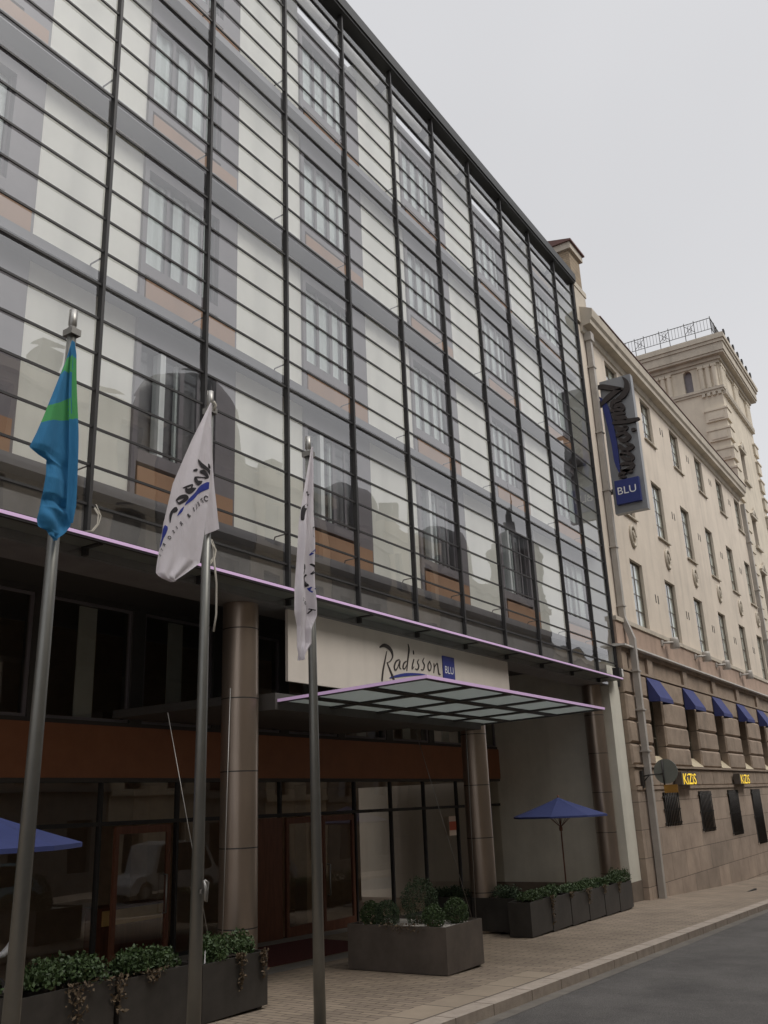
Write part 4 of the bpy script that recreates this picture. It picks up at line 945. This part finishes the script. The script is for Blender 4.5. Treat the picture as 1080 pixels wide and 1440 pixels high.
mb = MB(); mb.tube([(7.28,6.93,2.75),(7.33,6.93,2.45),(7.335,6.93,2.1),(7.30,6.93,1.9)], 0.012, 6); part(mb, 'rope_end', M['rope'], p2)
mb = MB(); mb.tube([(7.235,6.94,4.55),(7.25,6.92,4.62),(7.22,6.93,4.66)], 0.018, 6); part(mb, 'knot', M['rope'], p2)

def outline(P):
    def f(z):
        if z >= P[0][1]: return P[0][0]
        for (a, b) in zip(P[:-1], P[1:]):
            if a[1] >= z >= b[1]:
                t = (a[1]-z)/max(a[1]-b[1], 1e-6); return a[0]+(b[0]-a[0])*t
        return P[-1][0]
    return f
def inside(p, poly):
    r = False; n = len(poly)
    for i in range(n):
        a, b = poly[i], poly[(i+1) % n]
        if (a[1] > p[1]) != (b[1] > p[1]) and p[0] < (b[0]-a[0])*(p[1]-a[1])/(b[1]-a[1])+a[0]: r = not r
    return r
def cloth(mb, LP, RP, yf, nz, nx, mi=lambda x, z: 0):
    """draped sheet between a left and a right edge line; yf(x,z,u) is the fold depth"""
    fl, fr = outline(LP), outline(RP)
    zt, zb = LP[0][1], min(LP[-1][1], RP[-1][1])
    vs = []
    for i in range(nz+1):
        z = zt+(zb-zt)*i/nz
        a, b = fl(z), fr(z)
        for j in range(nx+1):
            u = j/nx; x = a+(b-a)*u; vs.append((x, yf(x, z, u), z))
    b0 = len(mb.v); mb.v += vs
    for i in range(nz):
        for j in range(nx):
            q = (i*(nx+1)+j, (i+1)*(nx+1)+j, (i+1)*(nx+1)+j+1, i*(nx+1)+j+1)
            cx = sum(vs[k][0] for k in q)/4; cz_ = sum(vs[k][2] for k in q)/4
            mb.f.append([b0+k for k in q]); mb.m.append(mi(cx, cz_)); mb.sm.append(True)
# blue and green flag
t = thing('flag', 'limp blue flag with a green wave hanging from the left flagpole', 'flag', (5.1, 6.9, 2.5), 0, 'flags on the poles')
def y1(x, z, u):
    d = 4.55-z; f = 0.03*math.sin(u*7+z*0.9)*min(1, d/1.2)
    if z > 3.24 and u < 0.45: f -= 0.05*(0.45-u)*min(1, d)
    if 3.02 < z < 3.30: f += 0.07*(1-abs(z-3.16)/0.14)*(1-u)
    if z < 2.90: f += 0.018*math.sin(z*30+u*6)*min(1, (2.90-z)*5) + 0.05*max(0, 1-abs(z-2.80)/0.07)
    return 6.81 + f*min(1, 7*u*(1-u)+0.12)
def y1f(x, z, u):
    d = 4.55-z
    return 6.765 + 0.025*math.cos(u*PI)*min(1, d) + 0.008*math.sin(z*5)
def c1(x, z):
    return 1 if (inside((x, z), F1_G1) or inside((x, z), F1_G2) or inside((x, z), F1_G3)) else 0
mb = MB(); cloth(mb, F1_L, F1_R, y1, 260, 60, c1)
part(mb, 'cloth', [M['flagblue'], M['flaggreen']], t)
mb = MB(); cloth(mb, F1F_L, F1F_R, y1f, 200, 14, c1); part(mb, 'fold', [M['flagblue'], M['flaggreen']], t)
# open white flag
t = thing('flag', 'white flag hanging open from the middle pole with mirrored dark script and a blue swoosh', 'flag', (7.2, 6.9, 2.4), 0, 'flags on the poles')
def y2(x, z, u):
    d = 4.68-z
    return 6.80 + (0.03*math.sin(u*5.2+z*0.7)*min(1, d/1.2) + 0.012*math.sin(u*14+z*3)*min(1, d/1.5) + 0.010*math.sin(z*9+u*4)*min(1, max(0, (3.0-z))))*min(1, 8*u*(1-u))
_l2, _r2 = outline(F2_L), outline(F2_R)
def on2(a, b):
    l, r = _l2(b), _r2(b); u = min(1, max(0, (a-l)/max(r-l, 1e-4)))
    return (min(max(a, l), r), y2(a, b, u)-0.006, b)
mb = MB(); cloth(mb, F2_L, F2_R, y2, 120, 40)
cl = part(mb, 'cloth', M['flagwhite'], t)
mb = MB()
b_ = F2B
vs = [(b_[0][0],6.82,b_[0][1]),(b_[1][0],6.90,b_[1][1]),(b_[2][0],6.95,b_[2][1]),(b_[3][0],6.88,b_[3][1]),(b_[4][0],6.85,b_[4][1])]
N = 14; rows_ = []
for i in range(N+1):
    s_ = i/N
    a = Vector(vs[0]).lerp(Vector(vs[3]), s_); c = Vector(vs[0]).lerp(Vector(vs[1]), min(1, s_/0.55)) if s_ < 0.55 else Vector(vs[1]).lerp(Vector(vs[2]), (s_-0.55)/0.45)
    rows_.append([a.lerp(c, j/6)+Vector((0, 0.012*math.sin(j*1.4), 0)) for j in range(7)])
mb.add([p for r in rows_ for p in r], [(i*7+j, (i+1)*7+j, (i+1)*7+j+1, i*7+j+1) for i in range(N) for j in range(6)], 0, True)
part(mb, 'back_fold', M['flagwhite'], t)
mb = MB(); ribbons(mb, [[(a, b, w_*1.3) for a, b, w_ in q] for q in FLAG2_SCRIPT], on2, 0, k=8); part(mb, 'lettering', M['flagink'], t)
mb = MB(); ribbons(mb, [[(a, b, w_*1.2) for a, b, w_ in q] for q in FLAG2_SWOOSH], on2, 0, k=10); ribbons(mb, FLAG2_BLUE, on2, 0, k=8); part(mb, 'swoosh', M['flaginkblue'], t)
def flag_text(rows, on, mirror):
    mb = MB()
    for c, x, z, h, dx, dz in rows:
        vs, fs = text_mesh(c, 0.025)
        ux, uz = (-dz, dx)           # up for upright text
        if mirror: ux, uz = dz, -dx
        s_ = h*1.35
        mb.add([on(x+(a*dx+(b-0.35)*ux)*s_, z+(a*dz+(b-0.35)*uz)*s_) for a, b in vs], fs)
    return mb
part(flag_text(FLAG2_TEXT, on2, True), 'small_lettering', M['flagink'], t)
# furled white flag
t = thing('flag', 'white flag furled close against the right-hand pole with scraps of dark script', 'flag', (9.2, 6.9, 1.8), 0, 'flags on the poles')
def y3(x, z, u):
    d = 4.72-z
    return 6.80 + (0.045*math.sin(u*10+z*0.8)*min(1, d) + 0.025*math.sin(u*19-z*2)*min(1, d/1.5) + 0.012*math.sin(z*7)*min(1, d/2))*min(1, 8*u*(1-u))
_l3, _r3 = outline(F3_L), outline(F3_R)
def on3(a, b):
    l, r = _l3(b), _r3(b); u = min(1, max(0, (a-l)/max(r-l, 1e-4)))
    return (min(max(a, l), r), y3(a, b, u)-0.006, b)
mb = MB(); cloth(mb, F3_L, F3_R, y3, 140, 40); part(mb, 'cloth', M['flagwhite'], t)
mb = MB(); ribbons(mb, [[(a, b, w_*1.4) for a, b, w_ in q] for q in FLAG3_SCRIPT], on3, 0, k=8); part(mb, 'lettering', M['flagink'], t)
mb = MB(); ribbons(mb, FLAG3_SWOOSH, on3, 0, k=8); part(mb, 'swoosh', M['flaginkblue'], t)
part(flag_text(FLAG3_TEXT, on3, False), 'small_lettering', M['flagink'], t)

# ------------------------------------------------------------------ planters and shrubs
def leaves(mb, n, fn, size, rnd):
    for _ in range(n):
        p = fn(rnd)
        d = Vector((rnd.gauss(0,1), rnd.gauss(0,1), rnd.gauss(0.3,1))).normalized()
        u = d.orthogonal().normalized(); u.rotate(Matrix.Rotation(rnd.uniform(0, 6.28), 3, d)); w = d.cross(u)
        s = size*rnd.uniform(0.6, 1.3)
        mb.add([p-u*s*0.5, p+w*s*0.3, p+u*s*0.6, p-w*s*0.3], [(0,1,2,3)])
def hedge_mesh(L, W, H, n, seed, size=0.045):
    rnd = random.Random(seed); mb = MB()
    lumps = [(rnd.uniform(-L/2+0.12, L/2-0.12), rnd.uniform(-W/4, W/4), rnd.uniform(0.02, 0.10), rnd.uniform(0.15, 0.22)) for _ in range(int(L*9))]
    def fn(r):
        c = r.choice(lumps)
        d = Vector((r.gauss(0,1), r.gauss(0,1), r.gauss(0.3,1))).normalized()*c[3]*r.uniform(0.55, 1.08)
        p = Vector((c[0]+d.x, c[1]+d.y, c[2]+abs(d.z)*H/0.22*0.9))
        p.x = max(-L/2-0.03, min(L/2+0.03, p.x))
        return p
    leaves(mb, n, fn, size, rnd)
    return mb
def ball_mesh(R, n, seed, size=0.03, sq=1.0):
    rnd = random.Random(seed); mb = MB()
    def fn(r):
        d = Vector((r.gauss(0,1), r.gauss(0,1), r.gauss(0,1))).normalized()
        q = R*(1+0.16*noise.noise(d*2.5+Vector((seed,0,0))))*r.uniform(0.75, 1.05)
        return Vector((d.x*q, d.y*q, R*sq*0.9+d.z*q*sq))
    leaves(mb, n, fn, size, rnd)
    return mb
def planter(loc, rz, L, W, H, label, m, group, soilm):
    t = thing('planter', label, 'planter', loc, rz, group)
    mb = MB(); e = 0.03
    mb.box(-L/2, L/2, -W/2, -W/2+e, 0.03, H); mb.box(-L/2, L/2, W/2-e, W/2, 0.03, H); mb.box(-L/2, -L/2+e, -W/2+e, W/2-e, 0.03, H); mb.box(L/2-e, L/2, -W/2+e, W/2-e, 0.03, H)
    mb.box(-L/2+e, L/2-e, -W/2+e, W/2-e, 0.03, 0.08)
    mb.build('box', m, t)
    s = MB(); s.box(-L/2+e, L/2-e, -W/2+e, W/2-e, H-0.12, H-0.05); s.build('soil', soilm, t)
    f = MB()
    for sx in (-1, 1): f.box(sx*(L/2-0.12)-0.05, sx*(L/2-0.12)+0.05, -W/2+0.04, W/2-0.04, 0, 0.03)
    f.build('foot', M['iron'], t)
    return t
def shrub(name, label, cat, mb, m, loc, rz, group, stem=0.12):
    t = thing(name, label, cat, loc, rz, group)
    mb.build('foliage', m, t)
    s = MB(); rnd = random.Random(3)
    for k in range(7):
        a = rnd.uniform(0, 6.28); s.tube([(0.05*math.cos(a), 0.05*math.sin(a), -0.1), (0.09*math.cos(a), 0.08*math.sin(a), stem)], 0.009, 5)
    s.build('stem', M['twig'], t)
    return t
def trailing(loc, rz, h, seed, label, w=0.16):
    rnd = random.Random(seed); mb = MB()
    def fn(r):
        q = r.random(); return Vector((r.gauss(0, w*(1-0.5*q)), -0.01-abs(r.gauss(0, 0.02)), 0.06-h*q*q))
    leaves(mb, int(70+120*h), fn, 0.05, rnd)
    t = thing('ivy', label, 'plant', loc, rz, 'dry creepers over the planters')
    mb.build('foliage', M['leafdry'], t)
    s = MB(); s.tube([(0,0.03,0.03),(0,-0.02,0.02),(0.02,-0.02,-h*0.5),(-0.01,-0.02,-h*0.85)], 0.006, 5); s.build('stem', M['twig'], t)
ORD = ['first', 'second', 'third', 'fourth', 'fifth', 'sixth']
# right-hand terrace row
dv = Vector((7.8, 0.37)).normalized(); rz = math.atan2(dv.y, dv.x)
hm = [hedge_mesh(1.2, 0.5, 0.26, 2600, s) for s in (1, 2, 3)]
hedge_objs = []
for k in range(6):
    c = Vector((19.3, 8.95)) + dv*(0.62+1.29*k) + Vector((-dv.y, dv.x))*0.26
    planter((c.x, c.y, gz(c.x)+0.0), rz, 1.24, 0.52, 0.72, f'dark metal planter box, {ORD[k]} from the near end of the row under the blue parasol', M['planter'], 'planters round the terrace', M['soil'])
    mb = hedge_mesh(1.22, 0.5, 0.24 if k < 5 else 0.42, 2300 if k < 5 else 3000, 10+k)
    shrub('boxwood', f'low boxwood bush growing in the {ORD[k]} planter of the row under the blue parasol', 'shrub', mb, M['leaf'], (c.x, c.y, gz(c.x)+0.66), rz, 'boxwood bushes in the planters')
for k in range(5):
    c = Vector((19.3, 8.95)) + dv*(1.29*(k+1)-0.03)
    trailing((c.x, c.y-0.012, gz(c.x)+0.70), rz, (0.6, 0.12, 0.35, 0.2, 0.25)[k], 40+k, f'dry creeper hanging at the {ORD[k]} joint of the planter row under the parasol', 0.07)
# side row running back to the building
for k in range(2):
    y = 10.02+1.26*k; x = 19.15
    planter((x+0.9, y, gz(x)), PI/2, 1.22, 0.5, 0.72, ('dark planter box running back from the corner, nearer the pavement', 'dark planter box running back from the corner, nearer the storefront')[k], M['planter'], 'planters round the terrace', M['soil'])
    shrub('boxwood', ('dark bush in the side planter nearer the pavement', 'dark bush in the side planter nearer the storefront')[k], 'shrub', hedge_mesh(1.2, 0.5, 0.3, 2000, 60+k), M['leafdark'], (x+0.9, y, gz(x)+0.66), PI/2, 'boxwood bushes in the planters')
# left-hand row
for k, x0 in enumerate((9.32, 7.98, 6.64, 5.30)):
    c = (x0+0.62, 9.17); sid = ('nearest the entrance', 'second from the entrance', 'third from the entrance', 'farthest from the entrance')[k]
    planter((c[0], c[1], gz(c[0])), 0, 1.26, 0.52, 0.70, f'dark metal planter box of the left-hand row, {sid}', M['planter'], 'planters left of the entrance', M['soil'])
    shrub('boxwood', f'leafy boxwood bush in the left-hand planter row, {sid}', 'shrub', hedge_mesh(1.15, 0.5, 0.30, 3200, 20+k, 0.05), M['leaf'], (c[0]+0.02, c[1], gz(c[0])+0.66), 0, 'boxwood bushes in the planters')
for k, (x, h, w) in enumerate(((10.45, 0.35, 0.05), (10.0, 0.45, 0.05), (7.93, 0.4, 0.09), (7.35, 0.5, 0.12), (8.45, 0.12, 0.12))):
    trailing((x, 8.9, gz(x)+0.68), 0, h, 50+k, ('dry creeper on the corner of the left-hand planter nearest the entrance', 'dry creeper hanging down the left-hand planter nearest the entrance', 'dry creeper over the joint between two left-hand planters', 'long dry creeper behind the left flagpole', 'short dry creeper on the rim of a left-hand planter')[k], w)
# big planter before the entrance
planter((14.62, 9.0, gz(14.6)), 0, 1.28, 1.96, 0.74, 'large brown metal planter on the pavement before the entrance', M['planterC'], None, M['gravel'])
for k, (x, y, R, m, lab) in enumerate(((14.35, 8.45, 0.19, 'leaf', 'small clipped ball bush at the front left of the large planter'), (14.95, 8.35, 0.22, 'leaf', 'clipped ball bush at the front right corner of the large planter'),
        (14.75, 8.95, 0.32, 'leafdark', 'taller dark conifer in the middle of the large planter'), (14.3, 9.35, 0.22, 'leafdark', 'dark round bush at the back of the large planter'), (14.35, 9.72, 0.20, 'leaf', 'small round bush at the rear left corner of the large planter'))):
    shrub('ball_bush', lab, 'shrub', ball_mesh(R, 3000 if R > 0.3 else 2200, 70+k, 0.032, 1.25 if R > 0.3 else 1.0), M[m], (x, y, gz(14.6)+0.68), 0, 'bushes in the large planter')
trailing((13.97, 8.9, gz(14.6)+0.72), -PI/2, 0.12, 90, 'low creeper along the rim of the large planter', 0.4)

# ------------------------------------------------------------------ parasols
def parasol(x, y, zt, zr, R, label, zb):
    t = thing('parasol', label, 'parasol', (x, y, zb), 0, 'blue parasols on the terrace')
    mb = MB(); n = 8; ring_ = []
    top = (x, y, zt); vs = [top]; K = 6
    for i in range(1, K+1):
        f = i/K
        for k in range(n*4):
            a = 2*PI*k/(n*4)+0.2; m_ = k % 4
            sag = (0.0, 0.75, 1.0, 0.75)[m_]
            rr = R*f*(1-0.06*sag*f); z = zt+(zr-zt)*(f**0.92) - 0.05*sag*f*(1-f)*2
            vs.append((x+rr*math.cos(a), y+rr*math.sin(a), z))
    N = n*4
    fs = [(0, 1+k, 1+(k+1) % N) for k in range(N)]
    for i in range(K-1):
        for k in range(N): fs.append((1+i*N+k, 1+(i+1)*N+k, 1+(i+1)*N+(k+1) % N, 1+i*N+(k+1) % N))
    b0 = len(vs)
    for k in range(N):
        p = vs[1+(K-1)*N+k]; vs.append((p[0], p[1], p[2]-0.05))
    fs += [(1+(K-1)*N+k, b0+k, b0+(k+1) % N, 1+(K-1)*N+(k+1) % N) for k in range(N)]
    mb.add(vs, fs); part(mb, 'canopy', M['parasol'], t)
    mb = MB(); mb.tube([(x,y,zb+0.06),(x,y,zt+0.03)], 0.021, 10); part(mb, 'pole', M['wood'], t)
    mb = MB(); mb.lathe([(0.0,0.06),(0.03,0.05),(0.022,0.0)], (x,y,zt), 10); part(mb, 'finial', M['wood'], t)
    for k in range(8):
        a = 2*PI*k/8+0.2
        mb = MB(); mb.tube([(x+0.03*math.cos(a), y+0.03*math.sin(a), zt-0.04), (x+R*0.97*math.cos(a), y+R*0.97*math.sin(a), zr-0.03)], 0.009, 5)
        mb.tube([(x+0.04*math.cos(a), y+0.04*math.sin(a), zr-0.28), (x+R*0.45*math.cos(a), y+R*0.45*math.sin(a), zt+(zr-zt)*0.45-0.05)], 0.008, 5); part(mb, 'rib', M['wood'], t)
    mb = MB(); mb.lathe([(0.02,0),(0.05,0.02),(0.05,0.10),(0.03,0.16)], (x,y,zr-0.42), 12); part(mb, 'hub', M['wood'], t)
    mb = MB(); mb.lathe([(0.0,0.09),(0.06,0.085),(0.30,0.06),(0.31,0.0)], (x,y,zb), 20); part(mb, 'base', M['iron'], t)
parasol(25.2, 10.55, 0.02, -0.47, 1.33, 'open blue parasol standing by the white wall at the right of the entrance', gz(25))
parasol(6.35, 9.75, 0.18, -0.27, 1.28, 'open blue parasol cut by the left edge of the picture', gz(6.5))

# ------------------------------------------------------------------ small things
def wires(x0, label, dx):
    t = thing('stay_cable', label, 'cable', (x0, 10.1, gz(x0)), 0, 'cables beside the columns')
    mb = MB(); mb.tube([(x0, 10.1, gz(x0)), (x0+0.12, 10.1, 1.9 if dx < 1.5 else 1.6)], 0.007, 6); part(mb, 'cable', M['cable'], t)
    mb = MB(); mb.tube([(x0-0.12, 10.08, gz(x0)+0.25), (x0-dx, 10.6, 1.5)], 0.006, 6); part(mb, 'cable', M['cable'], t)
    mb = MB(); mb.lathe([(0.05,0),(0.05,0.03),(0.02,0.05)], (x0,10.1,gz(x0)), 10); part(mb, 'anchor', M['cable'], t)
wires(10.93, 'thin pale cables running up beside the left column', 0.75)
wires(18.95, 'thin pale cables running up beside the right column', 1.3)
t = thing('notice', 'small orange and white notice stuck on the storefront glass by the right column', 'notice', (25.4, 14.1, -0.95))
mb = MB(); mb.box(25.2, 25.62, 14.13, 14.145, -0.95, -0.40); part(mb, 'paper', M['notice'], t)
mb = MB(); mb.box(25.2, 25.62, 14.122, 14.1295, -0.80, -0.55); part(mb, 'stripe', M['noticered'], t)
# tub chair by the left planters
t = thing('tub_chair', 'dark tub chair with a pale crescent above it, half hidden by the left flagpole', 'chair', (7.0, 10.3, gz(7.0)))
mb = MB(); zc = gz(7.0)
vs = []; n = 20
for i, (r, z) in enumerate(((0.24,0.12),(0.33,0.42),(0.36,0.78),(0.31,0.78),(0.29,0.45))):
    for k in range(n+1):
        a = -0.6+(2*PI-1.6)*k/n - 0.4
        zz = z if i in (0, 1, 4) else z+0.12*math.cos(a-2.2)
        vs.append((7.0+r*math.cos(a), 10.3+r*math.sin(a), zc+zz))
mb.add(vs, [(i*(n+1)+k, i*(n+1)+k+1, (i+1)*(n+1)+k+1, (i+1)*(n+1)+k) for i in range(4) for k in range(n)], 0, True)
part(mb, 'shell', M['iron'], t)
mb = MB(); mb.lathe([(0.0,0.45),(0.29,0.44),(0.30,0.36),(0.0,0.34)], (7.0,10.3,zc), 24); part(mb, 'seat', M['planter'], t)
for k in range(4):
    a = 0.8+PI/2*k; mb = MB(); mb.tube([(7.0+0.26*math.cos(a),10.3+0.26*math.sin(a),zc),(7.0+0.2*math.cos(a),10.3+0.2*math.sin(a),zc+0.35)], 0.015, 6); part(mb, 'leg', M['chrome'], t)
mb = MB(); pts = []
for k in range(9):
    a = PI*1.12+0.75*k/8*PI/1.6; pts.append((7.06+0.20*math.cos(a), 9.93, zc+1.30+0.22*math.sin(a)))
pts = [(6.98,9.94,zc+1.02),(7.06,9.94,zc+0.99),(7.13,9.94,zc+1.0),(7.20,9.94,zc+1.06),(7.27,9.94,zc+1.17),(7.31,9.94,zc+1.26)]
mb.tube(pts, [0.01,0.03,0.04,0.04,0.028,0.008], 10); part(mb, 'slim_strip', M['white'], t)  # separate pale crescent tube, floating above the chair rim
# bird-perch wires standing on the lip (pale tangles of wire)
for k, (x, lab) in enumerate(((7.75, 'tangle of pale rope on the lip beside the left flag'), (10.05, 'tangle of pale rope on the lip beside the middle flag'))):
    t = thing('rope_tangle', lab, 'rope', (x, 9.64, 3.66), 0, 'rope tangles on the lip')
    mb = MB(); rnd = random.Random(k)
    for q in range(4):
        o_ = rnd.uniform(-0.03, 0.03)
        mb.tube([(x-0.12+o_,9.66,3.67),(x+o_,9.64,3.70),(x+0.08+o_,9.63,3.82),(x+0.09+o_*2,9.63,3.95),(x+0.02+o_,9.64,4.05+rnd.uniform(-0.05,0.08))], 0.007, 6)
    part(mb, 'strands', M['rope'], t)
# counter in the lobby
t = thing('reception_counter', 'brass fronted counter inside the glass door on the left', 'counter', (14.0, 15.6, gz(14)-0.1))
mb = MB(); mb.box(13.3, 14.9, 15.5, 16.0, gz(14), -1.78); part(mb, 'body', M['wood'], t)
mb = MB(); mb.box(13.3, 14.9, 15.46, 15.499, -2.08, -1.80); part(mb, 'front', M['gold'], t)
mb = MB(); mb.box(13.25, 14.95, 15.44, 16.05, -1.779, -1.74); part(mb, 'top', M['wood'], t)

# ------------------------------------------------------------------ light, sky, camera
w = bpy.data.worlds.new('World'); scene.world = w; w.use_nodes = True
nt = w.node_tree; bg = nt.nodes['Background']
SUN_EL, SUN_AZ = math.radians(50), math.radians(172)      # azimuth from +y, clockwise seen from above
sky = nt.nodes.new('ShaderNodeTexSky'); sky.sky_type = 'NISHITA'; sky.sun_disc = False
sky.sun_elevation = SUN_EL; sky.sun_rotation = SUN_AZ; sky.air_density = 1.0; sky.dust_density = 6.0; sky.ozone_density = 1.0
hs = nt.nodes.new('ShaderNodeHueSaturation'); hs.inputs['Saturation'].default_value = 0.10
nt.links.new(sky.outputs[0], hs.inputs['Color'])
tc = nt.nodes.new('ShaderNodeTexCoord'); nz = nt.nodes.new('ShaderNodeTexNoise'); nz.inputs['Scale'].default_value = 1.6; nz.inputs['Detail'].default_value = 3
nt.links.new(tc.outputs['Generated'], nz.inputs['Vector'])
mr = nt.nodes.new('ShaderNodeMapRange'); mr.inputs['To Min'].default_value = SKY_V*0.86; mr.inputs['To Max'].default_value = SKY_V*1.14
nt.links.new(nz.outputs['Fac'], mr.inputs['Value'])
vm = nt.nodes.new('ShaderNodeVectorMath'); vm.operation = 'SCALE'; vm.inputs[0].default_value = (0.965, 0.968, 1.0)
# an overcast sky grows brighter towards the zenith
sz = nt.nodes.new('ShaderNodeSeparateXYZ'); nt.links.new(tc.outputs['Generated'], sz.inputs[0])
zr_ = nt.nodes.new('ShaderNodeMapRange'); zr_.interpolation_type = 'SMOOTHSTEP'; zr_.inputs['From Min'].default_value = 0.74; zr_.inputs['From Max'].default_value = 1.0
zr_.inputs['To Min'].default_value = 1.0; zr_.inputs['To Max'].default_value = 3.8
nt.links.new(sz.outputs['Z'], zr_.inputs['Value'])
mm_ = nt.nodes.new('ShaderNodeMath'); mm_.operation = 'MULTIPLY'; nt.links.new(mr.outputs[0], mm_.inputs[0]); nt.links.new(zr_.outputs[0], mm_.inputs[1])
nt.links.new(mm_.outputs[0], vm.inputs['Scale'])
mx = nt.nodes.new('ShaderNodeMix'); mx.data_type = 'RGBA'; mx.inputs['Factor'].default_value = 0.8   # cloud cover
nt.links.new(hs.outputs[0], mx.inputs['A']); nt.links.new(vm.outputs[0], mx.inputs['B'])
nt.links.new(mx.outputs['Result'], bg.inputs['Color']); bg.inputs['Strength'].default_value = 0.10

ld = bpy.data.lights.new('sun', 'SUN'); ld.energy = SUN_E; ld.angle = math.radians(25); ld.color = (1.0, 0.95, 0.88)
lo = bpy.data.objects.new('sun', ld); COL.objects.link(lo)
d = Vector((math.sin(SUN_AZ)*math.cos(SUN_EL), math.cos(SUN_AZ)*math.cos(SUN_EL), math.sin(SUN_EL)))
lo.rotation_euler = d.to_track_quat('Z', 'Y').to_euler(); lo.location = (0, -20, 40)

cam = bpy.data.cameras.new('camera'); co = bpy.data.objects.new('camera', cam); COL.objects.link(co)
cam.sensor_fit = 'VERTICAL'; cam.sensor_height = 36.0; cam.sensor_width = 27.0; cam.lens = 1268.94/1440*36.0
cam.clip_start = 0.1; cam.clip_end = 6000
mw = Matrix(((0.546292,-0.238352,-0.802966,0),(-0.836676,-0.200175,-0.509807,0),(-0.03922,0.950325,-0.308778,0),(0,0,0,1)))
co.matrix_world = mw
scene.camera = co
scene.view_settings.view_transform = 'Standard'; scene.view_settings.look = 'None'
scene.view_settings.exposure = 0.0; scene.view_settings.gamma = 1.0
scene.cycles.max_bounces = 12; scene.cycles.transparent_max_bounces = 24; scene.cycles.glossy_bounces = 4; scene.cycles.diffuse_bounces = 4
scene.cycles.sample_clamp_indirect = 5.0
